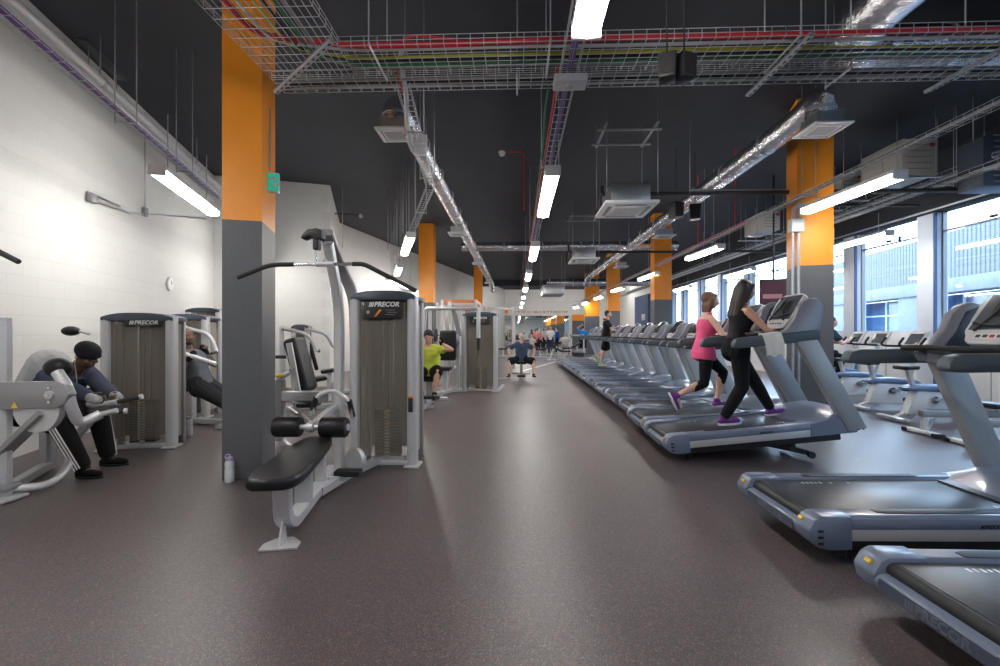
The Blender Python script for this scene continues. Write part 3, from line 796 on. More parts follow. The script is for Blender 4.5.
c = onwall(170, 284, .02); ck = thing('wall_clock', 'small round white wall clock on the block wall', 'clock', c, math.atan2(nrm.y, nrm.x))
m = MB(); m.cyl((-.015, 0, 0), (.02, 0, 0), .125, 'white', 28); m.build('case', ck)
m = MB(); m.cyl((.02, 0, 0), (.0215, 0, 0), .11, 'plaster', 28); m.build('face', ck)
m = MB(); m.box((.024, 0, .03), (.003, .008, .07), 'dark'); m.box((.024, .03, .01), (.003, .07, .006), 'dark'); m.build('hands', ck)
c = V3((-6.55, 10.78, 2.95)); c = Q(216, 259, 10.75); t = thing('security_camera', 'small security camera on the white wall beside the front orange column', 'camera', c)
MB().box((0, 0, 0), (.1, .1, .1), 'white', .02).build('mount', t); MB().rcyl((.02, -.03, -.04), (-.05, -.18, -.1), .04, 'dark').build('body', t)
t = thing('speaker_tray', 'dark flat bracket hanging above the wall pipes', 'bracket', wp(4.9, .3, 4.82)); MB().box((0, 0, 0), (.12, .9, .04), 'dark', .015, Matrix.Rotation(R(17), 3, 'Z')).build('plate', t)
for s in (-.3, 0.3): MB().cyl((wd.x * s, wd.y * s, 0), (wd.x * s, wd.y * s, -.5), .006, 'rod', 6).build('rod', t)
# vertical joint and pipe on the returning walls
for px, Y in ((312.5, 11.42),):
    c = Q(px, 200, 11.35); struct(MB().box((c.x, c.y - .03, H / 2), (.03, .03, H), 'lighthouse').build('trim_20'))
# exit sign on the first column
c = P(262, 477.5); sd = V3((-math.sin(R(17)), math.cos(R(17)), 0)); sn = V3((math.cos(R(17)), math.sin(R(17)), 0))
c = V3((c.x, c.y, 0)) + sd * .24 + sn * .05; c.z = Q(274, 184, 4.3).z
t = thing('exit_sign', 'small lit green exit sign on the side of the front orange column', 'sign', c, R(17) - PI / 2)
MB().box((0, 0, 0), (.05, .10, .19), 'white', .01).build('housing', t)
g = MB(); g.box((0, 0, 0), (.05, .10, .19), 'white', .01)
m = MB(); m.box((-.0, -.052, 0), (.044, .004, .17), 'white')
m.build('bracket', t)
m = MB(); m.box((.028, 0, .0), (.006, .095, .17), 'greenlit'); m.build('face', t)
m = MB(); m.box((.032, .0, .03), (.002, .05, .03), 'white'); m.box((.032, .02, -.03), (.002, .02, .05), 'white'); m.build('pictogram', t)
pipe('column_conduit', 'thin grey conduit up the side of the front orange column', [tuple(c + V3((0, 0, .12)) - sn * .03), (c.x - sn.x * .03, c.y - sn.y * .03, TZ)], .010, 'galv', 'conduit')
# television hung in the window bay
c = Q(774.5, 292, 10.6); t = thing('television', 'wall-hung television screen beside the orange column by the windows', 'television', c, R(-12))
MB().box((0, 0, 0), (.62, .05, .60), 'dark', .01).build('bezel', t)
s = pm('tv_picture', (.10, .045, .06), .15); m = MB(); m.box((0, -.027, 0), (.56, .003, .50), s); m.box((-.05, -.03, -.1), (.40, .002, .10), pm('tv_band', (.45, .2, .22), .3)); m.build('screen', t)  # pinkish reflection on the blackish screen is painted into these colours
MB().cyl((0, .06, .1), (0, .06, H - c.z), .02, 'dark', 8).build('pole', t)
# ================================================================ TREADMILLS
def logo(mb, size, mtx, mat, ext=.001):
    # three slanted bars then the maker's name
    mb.text('PRECOR', size, mtx @ Matrix.Translation((size * .35, 0, 0)), mat, ext, shear=.25, bold=size * .03)
    for k in range(3):
        x = -size * 1.75 - k * size * .24
        q = [(x - .09 * size, -.34 * size), (x + .07 * size, -.34 * size), (x + .26 * size, .34 * size), (x + .10 * size, .34 * size)]
        mb.add([mtx @ V3((a, b, z)) for z in (-ext, ext) for a, b in q], [(0, 1, 2, 3), (4, 5, 6, 7)], mat, False)
M['badge_letters'] = pm('badge_letters', (.17, .19, .24), .4)
def make_treadmill():
    t = thing('treadmill', 'x', 'treadmill', group='row of grey treadmills')
    m = MB(); m.box((.95, 0, .105), (1.62, .70, .09), 'dark', .01)
    for x in (.25, 1.3):
        for y in (-.3, .3): m.cyl((x, y, 0), (x, y, .08), .03, 'rubber', 12)
    m.build('underframe', t)
    for s in (-1, 1):
        m = MB()
        pr = [(s * .285, .245), (s * .285, .262), (s * .30, .278), (s * .385, .278), (s * .408, .262), (s * .412, .235), (s * .412, .205), (s * .30, .205)]
        m.prism(pr, .17, 1.62, 'x', 'bluegrey', .004); o = m.build('side_rail', t)
        m = MB(); m.prism([(s * .30, .205), (s * .405, .205), (s * .40, .135), (s * .30, .125)], .17, 1.72, 'x', 'silver', .003); m.build('side_trim', o)
        m = MB(); g = [(.42, s * .305), (.44, s * .30), (1.18, s * .30), (1.22, s * .312), (1.20, s * .365), (.46, s * .365), (.42, s * .35)]
        m.prism(g, .277, .281, 'z', 'dark', .001); m.build('foot_grip', o)
        m = MB(); logo(m, .028, LM((1.0, s * .4135, .222), (1 * (1 if s < 0 else -1), 0, 0), (0, 0, 1)), 'dark'); m.build('rail_lettering', o)
    # rear cover wraps the end of the deck
    m = MB()
    out = [(.0, .175), (.012, .14), (.05, .105), (.12, .09), (.20, .09), (.20, .2), (.06, .215), (.012, .20)]
    m.prism(out, -.40, .40, 'y', 'bluegrey', .012)
    for s in (-1, 1):
        cp = [(-.004, .20), (.03, .262), (.07, .281), (.24, .281), (.24, .09), (.12, .085), (.05, .10), (.008, .14)]
        m.prism(cp, *sorted((s * .283, s * .418)), 'y', 'bluegrey', .014)
    rc = m.build('rear_cover', t)
    m = MB()
    mt = LM((.001, 0, .172), (0, -1, 0), (-.16, 0, 1)); pl = [(-.25, -.032), (.25, -.032), (.265, 0), (.25, .032), (-.25, .032), (-.265, 0)]
    m.add([mt @ V3((a, b, z)) for z in (-.004, .004) for a, b in pl], [(0, 1, 2, 3, 4, 5), tuple(range(6, 12))] + [(i, (i + 1) % 6, 6 + (i + 1) % 6, 6 + i) for i in range(6)], pm('rear_badge', (.085, .105, .155), .4), False)
    logo(m, .062, mt @ Matrix.Translation((.02, 0, .006)), 'badge_letters'); m.build('badge', rc)
    for s in (-1, 1):
        m = MB(); m.box((.006, s * .33, .245), (.012, .035, .018), 'yellow', rot=Matrix.Rotation(R(30), 3, 'Y')); m.build('warning_sticker', rc)
        m = MB()
        for k in range(3): m.box((.06 + 0 * k, s * .419, .20 - .035 * k), (.03, .006, .014), 'dark')
        m.build('vent_slots', rc)
    MB().cyl((.085, -.283, .222), (.085, .283, .222), .036, 'dark', 20).build('roller', t)
    m = MB(); m.box((.76, 0, .2545), (1.34, .565, .012), 'belt', .004); bl = m.build('running_belt', t)
    m = MB()
    for (x0, y0, sg) in ((.36, .22, 1), (1.22, -.22, 1)):
        for k, (dx, l) in enumerate(((0, .03), (.03, .03), (.06, .03), (.09, .022), (.12, .03), (.19, .03), (.31, .022))):
            m.box((x0 + sg * dx, y0, .2612), (.012, l, .0012), 'whitepaint')
    m.build('belt_marks', bl)
    # motor hood, a low dome
    m = MB(); nx, ny = 12, 12; vs = []; 
    for i in range(nx + 1):
        for j in range(ny + 1):
            a = i / nx; b = -1 + 2 * j / ny
            x = 1.34 + .54 * a + (.10 * b * b if a < .5 else 0) * (1 - 2 * a if a < .5 else 0); y = b * .415
            prof = math.sin(min(1, a * 1.5) * PI / 2) ** 1.2 * (1 if a < .85 else 1 - ((a - .85) / .15) ** 2 * .5)
            z = .262 + .115 * prof * (1 - abs(b) ** 4 * .75)
            vs.append((x, y, z))
    k = len(vs); fs = []
    for i in range(nx):
        for j in range(ny): q = i * (ny + 1) + j; fs.append((q, q + 1, q + ny + 2, q + ny + 1))
    bot = [(v[0], v[1], .14) for v in vs]; vs += bot
    ring = [j for j in range(ny + 1)] + [i * (ny + 1) + ny for i in range(1, nx + 1)] + [nx * (ny + 1) + j for j in range(ny - 1, -1, -1)] + [i * (ny + 1) for i in range(nx - 1, 0, -1)]
    for i in range(len(ring)): a, b = ring[i], ring[(i + 1) % len(ring)]; fs.append((a, b, b + k, a + k))
    fs.append([r + k for r in ring]); m.add(vs, fs, 'bluegrey'); m.build('motor_hood', t)
    m = MB(); m.prism([(1.30, .272), (1.40, .272), (1.52, .30), (1.50, .262), (1.30, .262)], -.25, .25, 'y', 'bluegreyd', .003); m.build('hood_lip', t)
    for s in (-1, 1):
        m = MB(); m.prism([(1.79, .15), (1.975, .17), (1.585, 1.10), (1.385, 1.10)], *sorted((s * .345, s * .425)), 'y', 'upgrey', .010)
        u = m.build('upright', t)
        m = MB()
        for x, z in ((1.88, .17), (1.93, .17)): m.cyl((x, s * .424, z), (x, s * .43, z), .008, 'dark', 8)
        m.build('bolts', u)
        m = MB(); hp = [(.77, 1.105), (.775, 1.14), (.80, 1.175), (.86, 1.19), (1.62, 1.19), (1.62, 1.085), (.84, 1.085), (.79, 1.09)]
        m.prism(hp, *sorted((s * .335, s * .425)), 'y', 'rail', .02); m.build('handrail', t)
        # console side wing: a silver arc with a dark inset
        w = [(1.26, 1.18), (1.42, 1.20), (1.50, 1.32), (1.56, 1.44), (1.64, 1.53), (1.72, 1.56), (1.78, 1.52), (1.80, 1.42), (1.74, 1.28), (1.62, 1.17), (1.60, 1.10), (1.30, 1.10)]
        w = [(1.22, 1.17), (1.34, 1.235), (1.42, 1.33), (1.47, 1.44), (1.53, 1.495), (1.61, 1.52), (1.68, 1.50), (1.725, 1.43), (1.715, 1.34), (1.68, 1.22), (1.66, 1.10), (1.25, 1.10)]
        m = MB(); m.prism(w, *sorted((s * .30, s * .37)), 'y', 'pod', .02); o = m.build('console_wing', t)
        m = MB(); q = [(1.40, 1.20), (1.49, 1.31), (1.56, 1.45), (1.66, 1.49), (1.67, 1.38), (1.62, 1.24), (1.58, 1.20)]
        m.prism(q, *sorted((s * .296, s * .31)), 'y', 'bluegreyd', .003); m.build('wing_inset', o)
    m = MB(); m.box((1.44, 0, 1.13), (.30, .66, .09), 'pod', .025); m.box((1.33, 0, 1.185), (.20, .50, .05), 'bluegreyd', .02); m.build('console_shelf', t)
    m = MB(); m.tube(fillet([(1.36, -.30, 1.19), (1.05, -.26, 1.20), (1.03, 0, 1.215), (1.05, .26, 1.20), (1.36, .30, 1.19)], .10), .018, 'rubber', 10); m.build('front_handlebar', t)
    # console: a tilted silver tray with a grey screen
    rot = Matrix.Rotation(R(-54), 3, 'Y'); cc = V3((1.545, 0, 1.39))
    m = MB(); pts = []
    for a in range(40):
        th = 2 * PI * a / 40; e_ = .38
        cx = math.copysign(abs(math.cos(th)) ** e_, math.cos(th)) * .215; cy = math.copysign(abs(math.sin(th)) ** e_, math.sin(th)) * (.235 - .04 * (cx < -.1))
        pts.append((cx, cy))
    bm = bmesh.new(); f0 = [bm.verts.new((a, b, -.035)) for a, b in pts]; f1 = [bm.verts.new((a, b, .02)) for a, b in pts]
    bm.faces.new(f0[::-1]); bm.faces.new(f1)
    for i in range(40): bm.faces.new((f0[i], f0[(i + 1) % 40], f1[(i + 1) % 40], f1[i]))
    bmesh.ops.bevel(bm, geom=[e for e in bm.edges if abs(e.verts[0].co.z - e.verts[1].co.z) < 1e-5], offset=.016, segments=3, affect='EDGES', profile=.5)
    m.bmadd(bm, 'consol', Matrix.Translation(cc) @ rot.to_4x4()); co = m.build('console', t)
    mt = Matrix.Translation(cc) @ rot.to_4x4()
    m = MB(); m.box(mt @ V3((.045, 0, .022)), (.29, .38, .006), 'screen', .002, rot); m.box(mt @ V3((.07, .0, .026)), (.14, .22, .004), 'dark', 0, rot); m.build('screen', co)
    m = MB()
    for s in (-1, 1): m.tube(fillet([mt @ V3((.12, s * .05, .03)), mt @ V3((.0, s * .05, .055)), mt @ V3((-.12, s * .13, .04))], .05), .009, 'dark', 8)
    m.tube([mt @ V3((-.05, -.17, .035)), mt @ V3((-.09, 0, .055)), mt @ V3((-.05, .17, .035))], .010, 'dark', 8); m.build('reading_rack', co)
    m = MB(); m.box(mt @ V3((-.155, 0, .022)), (.05, .24, .006), 'lighthouse', .002, rot)
    for k in range(5): m.box(mt @ V3((-.155, -.09 + .045 * k, .027)), (.02, .026, .004), 'bluegreyd' if k != 2 else 'red', 0, rot)
    m.build('keypad', co)
    m = MB(); m.box((1.57, 0, 1.25), (.10, .40, .20), 'pod', .03); m.build('console_neck', t)
    return t
TX = 1.66
tm = make_treadmill()
# far-edge depth of each treadmill read off the floor line; the two nearest, a gap, then the long row
TC = [1.86, 3.02, 5.0, 5.95, 6.97, 8.10, 9.16] + [10.22 + 1.07 * k for k in range(9)]
TL = ['treadmill cut off at the lower corner of the picture, only its rear deck in view',
      'empty level treadmill between the cut-off corner one and the woman in black',
      'tilted treadmill under the woman in the black vest, white towel on its handrail',
      'tilted treadmill under the woman in the pink vest',
      'empty treadmill immediately beyond the woman in pink',
      'empty treadmill, second beyond the woman in pink',
      'empty treadmill, third beyond the woman in pink',
      'empty treadmill, fourth beyond the woman in pink',
      'empty treadmill, fifth beyond the woman in pink',
      'empty treadmill, third on the near side of the running man in black',
      'empty treadmill, second on the near side of the running man in black',
      'treadmill under the running man in the black shirt',
      'empty treadmill immediately beyond the running man in black',
      'empty treadmill, second beyond the running man in black',
      'empty treadmill, third beyond the running man in black',
      'last treadmill at the far end of the row']
TILT = {2: 6.0, 3: 4.2, 1: .8}
treads = []
for i, y in enumerate(TC):
    x = TX if i not in (2, 3) else (1.53, 1.56)[i - 2]
    o = tm if i == 0 else dup(tm, (x, y, 0), label=TL[i])
    o.location = (x, y, 0); o['label'] = TL[i]
    o.rotation_euler.y = -R(TILT.get(i, 0)); treads.append(o)
for i in (2, 3):  # lift arm under the raised decks
    m = MB(); m.bar([(1.0, -.2, .08), (1.50, -.2, -.08 if i == 2 else -.045)], .05, .05, 'dark'); m.bar([(1.0, .2, .08), (1.50, .2, -.08 if i == 2 else -.045)], .05, .05, 'dark')
    m.cyl((1.51, -.26, -.095 if i == 2 else -.06), (1.51, .26, -.095 if i == 2 else -.06), .022, 'dark', 12)
    for y in (-.25, .25): m.cyl((1.51, y - .02, -.095 if i == 2 else -.06), (1.51, y + .02, -.095 if i == 2 else -.06), .035, 'dark', 14)
    m.build('lift_arm', treads[i])
def on_tread(i, x, y=0, z=.262):
    a = R(TILT.get(i, 0)); t = treads[i].location
    return V3((t.x + x * math.cos(a) - z * math.sin(a), t.y + y, x * math.sin(a) + z * math.cos(a)))
# towel over the near handrail of the third treadmill
def towel():
    m = MB(); nx, ny = 12, 22; vs = []; x0, x1 = 1.06, 1.24
    prof = [(-.445, .98), (-.440, 1.03), (-.436, 1.10), (-.434, 1.16), (-.425, 1.197), (-.38, 1.203), (-.335, 1.197), (-.324, 1.16), (-.320, 1.10), (-.318, 1.06)]
    k = len(prof)
    for q, th in ((0, 0), (1, .010)):
        for j, (y, z) in enumerate(prof):
            for i in range(nx + 1):
                x = x0 + (x1 - x0) * i / nx
                w = .008 * math.sin(i * 1.3 + j * .4) * (1 if j < 3 else .3)
                vs.append((x + .01 * math.sin(j * 1.1), y + w * .8 - (th if j < 5 else -th * .0), z + (0 if j > 2 else .012 * math.sin(i * .9)) + (th if 3 < j < 8 else 0)))
    fs = []; n1 = k * (nx + 1)
    for q in (0, 1):
        for j in range(k - 1):
            for i in range(nx): a = q * n1 + j * (nx + 1) + i; fs.append((a, a + 1, a + nx + 2, a + nx + 1))
    for j in range(k - 1):
        for i in (0, nx): a = j * (nx + 1) + i; fs.append((a, a + nx + 1, a + nx + 1 + n1, a + n1))
    for i in range(nx):
        for j in (0, k - 1): a = j * (nx + 1) + i; fs.append((a, a + 1, a + 1 + n1, a + n1))
    m.add(vs, fs, pm('white_towelling', (.80, .78, .76), .9, bump=.6, scale=150))
    o = m.build('towel'); o.location = treads[2].location; o.rotation_euler.y = treads[2].rotation_euler.y
    return tag(o, 'white towel draped over the treadmill handrail in front of the woman in black', 'towel')
towel()

# ================================================================ WEIGHT MACHINES
M['bronze'] = pm('bronze_panel', (.40, .36, .30), .35)
def tower(parent, w=.74, d=.46, h=1.75, stack=True, badge=True, panel=True):
    # origin floor centre of the tower, front faces -y
    for s in (-1, 1):
        m = MB(); pr = []
        for a in range(16):
            th = 2 * PI * a / 16; pr.append((s * (w / 2 - .045) + .05 * math.copysign(abs(math.cos(th)) ** .6, math.cos(th)), -d / 2 + .06 + .075 * math.copysign(abs(math.sin(th)) ** .6, math.sin(th))))
        m.prism(pr, .015, h - .055, 'z', 'silver', 0, True); o = m.build('post', parent)
        MB().box((s * (w / 2 - .04), -d / 2 + .05, .011), (.15, .21, .022), 'silver', .008).build('foot_plate', o)
        m = MB(); pr = [(s * (w / 2 - .045) + q[0], d / 2 - .04 + q[1]) for q in ((-.03, -.03), (.03, -.03), (.03, .03), (-.03, .03))]
        m.prism(pr, .0, h - .06, 'z', 'silverd', .008); m.build('rear_post', parent)
    m = MB(); m.box((0, -d / 2 + .03, (h - .08) / 2 + .04), (w - .19, .012, h - .20), 'acrylic'); m.build('front_panel', parent)
    m = MB(); m.box((0, d / 2 - .02, (h - .08) / 2 + .04), (w - .14, .012, h - .20), M['bronze']); m.build('rear_panel', parent)
    m = MB()
    for s in (-1, 1): m.box((s * (w / 2 - .05), .05, (h - .1) / 2 + .03), (.014, d - .2, h - .22), M['bronze'])
    m.build('side_panel', parent)
    m = MB(); cap = []
    n = 14
    for k in range(n + 1):
        a = -1 + 2 * k / n; cap.append((a * w * .49, h - .005 - .05 * abs(a) ** 3))
    cap = [(-w * .49, h - .10)] + cap + [(w * .49, h - .10)]
    m.prism(cap[::-1], -d / 2 - .015, d / 2 + .01, 'y', 'bluegreyd', .012); m.build('top_cap', parent)
    if badge:
        m = MB(); m.box((0, -d / 2 - .0, h - .20), (w * .58, .03, .17), 'dark', .012); b = m.build('placard', parent)
        m = MB(); logo(m, .066, LM((.02, -d / 2 - .018, h - .145), (1, 0, 0), (0, 0, 1)), 'whitepaint')
        m.build('lettering', b); m = MB()
        q = [(-.02, -.04), (.0, -.04), (.06, .03), (.03, .03)]; mt = LM((-.06, -d / 2 - .0175, h - .225), (1, 0, 0), (0, 0, 1))
        m.add([mt @ V3((a, c, 0)) for a, c in q], [(0, 1, 2, 3)], 'orangep', False)
        m.build('orange_stripe', b); m = MB()
        for k in range(3): m.box((.08 + .02 * (k % 2), -d / 2 - .017, h - .20 - .022 * k), (.10, .003, .004), 'greyc')
        m.build('fine_print', b)
        m = MB(); m.ball((-.14, -d / 2 - .016, h - .22), (.018, .003, .018), 'greyc', 10, 6)
        m.build('dial', b)
    if stack:
        for s in (-.055, .055): MB().cyl((s, -.02, .03), (s, -.02, h - .1), .012, 'chrome', 10).build('guide_rod', parent)
        m = MB(); n = 15
        for k in range(n): m.box((0, -.02, .075 + k * .032), (.26, .12, .029), 'dark', .003)
        st = m.build('weight_stack', parent)
        m = MB()
        for k in range(n): m.box((0, -.082, .075 + k * .032), (.05, .003, .016), 'whitepaint')
        m.build('weight_labels', st)
        m = MB(); m.box((0, -.085, .075 + 11 * .032), (.06, .012, .022), 'orangep', .004); m.cyl((0, -.085, .075 + 14 * .032), (0, -.15, .075 + 14 * .032), .012, 'yellow', 10); m.build('selector_pin', st)
        m = MB(); m.cyl((0, -.02, .55), (0, -.02, h - .1), .004, 'dark', 6); m.build('cable', parent)
    MB().box((0, -d / 2 + .05, .03), (w - .18, .05, .04), 'silver', .006).build('base_rail', parent)
def pad(mb, c, d, rot=None, bev=.03, mat='vinyl'): return mb.box(c, d, mat, bev, rot, 3)

# ---- lat pulldown at the front
bx = P(386, 468, 0); TWY = 4.40
cxT = (Q(350, 400, TWY).x + Q(416, 400, TWY).x) / 2
t = thing('lat_pulldown', 'silver lat pulldown machine with a smoked weight tower, black bench and long wide bar', 'exercise machine', (cxT, TWY + .22, 0))
O = V3((cxT, TWY + .22, 0))
def L_(v): return V3(v) - O
tower(t, .66, .46, 1.745)
m = MB(); m.box((.29, -.30 + .015, .62), (.045, .008, .14), 'dark', .003); m.box((.29, -.30 + .014, .70), (.045, .009, .02), 'orangep'); m.build('instruction_strip', t)
A = V3((-1.445, 2.70, 0)); B = V3((-1.70, 4.22, 0)); dr = (B - A).normalized(); sd = V3((dr.y, -dr.x, 0))
def along(s, z, o=0): p = A + dr * s + sd * o; p.z = z; return L_(p)
m = MB()
m.bar(fillet([along(.06, .40), along(.06, .16), along(.20, .075), along(1.40, .075)], .12), .07, .10, 'silver', up=sd)
m.build('base_beam', t)
m = MB(); m.bar([along(.50, .07), along(.50, .41)], .07, .11, 'silver', up=sd); m.bar([along(.95, .07), along(.95, .41)], .06, .08, 'silver', up=sd); m.build('seat_post', t)
m = MB(); fp = [(-.11, -.05), (.11, -.05), (.11, .03), (.045, .11), (-.045, .11), (-.11, .03)]
pts = [along(.02 + b, .004 + z, a) for z in (0, .012) for a, b in fp]
m.add(pts, [tuple(range(6))[::-1], tuple(range(6, 12))] + [(i, (i + 1) % 6, 6 + (i + 1) % 6, 6 + i) for i in range(6)], 'silver', False)
m.add([along(x, z, o) for o in (-.006, .006) for x, z in ((-.02, .016), (.12, .016), (.075, .18), (.06, .18))], [(0, 1, 2, 3), (4, 5, 6, 7), (0, 1, 5, 4), (1, 2, 6, 5), (2, 3, 7, 6), (3, 0, 4, 7)], 'silver', False)
m.build('front_foot', t)
# bench pad, narrower at the far end
m = MB(); bm = bmesh.new(); prof = []
for k in range(28):
    th = 2 * PI * k / 28; cx = math.copysign(abs(math.cos(th)) ** .45, math.cos(th)); cy = math.copysign(abs(math.sin(th)) ** .45, math.sin(th))
    wv = .175 - .050 * (cx + 1) / 2; prof.append((.37 + cx * .57, cy * wv))
f0 = [bm.verts.new(along(a, .415, b)) for a, b in prof]; f1 = [bm.verts.new(along(a, .485, b)) for a, b in prof]
bm.faces.new(f0); bm.faces.new(f1[::-1])
for k in range(28): bm.faces.new((f0[k], f0[(k + 1) % 28], f1[(k + 1) % 28], f1[k]))
bmesh.ops.recalc_face_normals(bm, faces=bm.faces[:])
bmesh.ops.bevel(bm, geom=[e for e in bm.edges if abs(e.verts[0].co.z - e.verts[1].co.z) < 1e-4], offset=.028, segments=3, affect='EDGES', profile=.6)
m.bmadd(bm, 'vinyl'); m.build('bench_pad', t)
MB().box(along(.04, .40, 0), (.13, .10, .04), 'dark', .01).build('pad_bracket', t)
# upright with the two arms to the pulley head
hd = Q(317, 237, 3.52); hd = L_(hd)
m = MB(); u0 = along(1.30, .02); kz = 1.50
u0.x += .075; m.bar(fillet([u0, V3((u0.x, u0.y, 1.58)), hd + V3((.03, .14, -.02))], .22, 8), .08, .075, 'silver', up=V3((1, 0, 0)), bev=.012); m.build('upright', t)
m = MB(); top = L_(Q(351, 300, 4.35))
m.bar(fillet([V3((top.x - .0, -.12, .95)), V3((top.x - .02, -.12, 1.70)), V3((top.x - .10, -.32, 1.98)), hd + V3((.03, .10, .06))], .35, 8), .055, .11, 'silverd', up=V3((0, 0, 1)), bev=.012); m.build('boom_arm', t)
m = MB(); m.ball(V3((top.x - .0, -.18, 1.62)), (.035, .05, .08), 'bluegrey'); m.build('arm_cap', t)
m = MB(); hp = [(-.075, .025), (-.045, .055), (.03, .065), (.07, .05), (.075, -.02), (.02, -.03), (-.03, .0), (-.08, -.025), (-.10, -.01)]
m.prism([(hd.x + a - .02, hd.z + b + .0) for a, b in hp], hd.y - .04, hd.y + .05, 'y', 'dark', .012); m.box(hd + V3((.0, 0, -.06)), (.05, .06, .09), 'dark', .01); m.build('pulley_head', t)
bz = L_(Q(325, 264, 3.45)); 
m = MB(); m.cyl(hd + V3((0, 0, -.06)), V3((hd.x, hd.y, bz.z + .12)), .004, 'dark', 6)
for s in (-.016, .016): m.tube(fillet([V3((hd.x, hd.y, bz.z + .17)), V3((hd.x + s, hd.y, bz.z + .10)), V3((hd.x, hd.y, bz.z + .02))], .03), .004, 'chrome', 6)
m.build('carabiner', t)
l0 = L_(Q(238, 277.5, 3.45)); l1 = L_(Q(271, 264.5, 3.45)); r1 = L_(Q(364, 264, 3.45)); r0 = L_(Q(416, 291, 3.45))
br = MB(); br.tube(fillet([l0, l1, r1, r0], .08, 6), .0125, 'chrome', 10); br = br.build('lat_bar', t)
m = MB(); m.tube(fillet([l0, l1, l1.lerp(r1, .25)], .08, 6), .0175, 'rubber', 12); m.build('grip', br)
m = MB(); m.tube(fillet([r0, r1, r1.lerp(l1, .12)], .08, 6), .0175, 'rubber', 12); m.build('grip', br)
m = MB(); m.cyl(bz + V3((-.07, 0, 0)), bz + V3((.07, 0, 0)), .021, 'silver', 12); m.cyl(bz, bz + V3((0, 0, .035)), .016, 'silver', 10); m.build('swivel', br)
# thigh rollers
rl = Q(311, 427, 3.62); rl = L_(rl)
for s in (-1, 1):
    m = MB(); m.rcyl(rl + V3((s * .055 + (0 if s > 0 else 0), 0, 0)) + V3((s * .03, 0, 0)), rl + V3((s * .30, 0, 0)), .083, 'vinyl', 22, .016); o = m.build('thigh_roller', t)
    m = MB(); m.cyl(rl + V3((s * .30, 0, 0)), rl + V3((s * .312, 0, 0)), .028, 'silver', 14); m.build('roller_cap', o)
m = MB(); m.cyl(rl + V3((-.09, 0, 0)), rl + V3((.09, 0, 0)), .022, 'silver', 12); m.cyl(rl + V3((-.025, 0, 0)), rl + V3((.025, 0, 0)), .042, 'silver', 16)
m.bar([rl, V3((u0.x - .02, u0.y - .04, rl.z + .12))], .05, .06, 'silver'); m.build('roller_arm', t)
m = MB(); m.tube(fillet([V3((u0.x - .16, u0.y - .2, .62)), V3((u0.x - .10, u0.y - .22, .80)), V3((u0.x + .04, u0.y - .22, .84)), V3((u0.x + .17, u0.y - .2, .74)), V3((u0.x + .18, u0.y - .15, .58))], .08), .020, 'silver', 10)
m.tube([V3((u0.x - .15, u0.y - .2, .66)), V3((u0.x - .11, u0.y - .22, .775))], .024, 'rubber', 10); m.tube([V3((u0.x + .165, u0.y - .2, .745)), V3((u0.x + .18, u0.y - .15, .60))], .024, 'rubber', 10); m.build('adjuster_handle', t)
m = MB(); m.cyl(V3((u0.x + .14, u0.y - .02, .19)), V3((u0.x + .16, u0.y + .02, .19)), .10, 'silver', 20); m.box(V3((u0.x + .1, u0.y + .03, .16)), (.16, .03, .12), 'silver', .01); m.build('pulley_cover', t)
m = MB(); m.bar(fillet([along(.80, .07, .03), along(1.22, .08, .18), V3((-.05, -.12, .05)), V3((.2, -.14, .05))], .1), .06, .07, 'silver'); m.build('link_beam', t)
m = MB(); m.box(along(1.05, .135, .20), (.22, .10, .05), 'rubber', .01); m.bar([along(1.0, .10, 0), along(1.05, .10, .2)], .05, .04, 'silver'); m.build('foot_rest', t)
m = MB(); m.box((top.x + .02, .0, .50), (.07, .07, 1.0), 'silver', .012); m.build('tower_post', t)

t = thing('lat_bar', 'black end of a wide pulldown bar reaching in at the picture edge', 'exercise machine', Q(19, 262, 3.0))
MB().rcyl((0, 0, 0), Q(-60, 222, 3.0) - Q(19, 262, 3.0), .019, 'rubber', 12, .006).build('grip', t)
# ---- weight tower machine of the seated man by the block wall
def YP(px, Y): return Q(px, 333, Y).x
tl = V3((YP(99, 4.85), 4.85, 0)); tr_ = V3((YP(177, 5.05), 5.05, 0)); mid = (tl + tr_) / 2; rz = math.atan2(tr_.y - tl.y, tr_.x - tl.x)
t = thing('weight_tower', 'broad smoked weight tower with a dark cap beside the man in the black cap', 'exercise machine', (mid.x - .05, mid.y + .16, 0), rz, 'machines along the block wall')
tower(t, (tr_ - tl).length - .04, .36, 1.555, stack=True, badge=False)
m = MB(); m.box((.06, -.185, 1.43), (.36, .02, .075), 'dark', .006); b = m.build('placard', t)
m = MB(); logo(m, .062, LM((.07, -.197, 1.437), (1, 0, 0), (0, 0, 1)), 'whitepaint'); m.build('lettering', b); m = MB(); m.box((.06, -.196, 1.402), (.15, .002, .006), 'greyc'); m.build('fine_print', b)
MB().box((0, -.155, .78), (.016, .01, 1.35), 'silverd').build('panel_mullion', t)

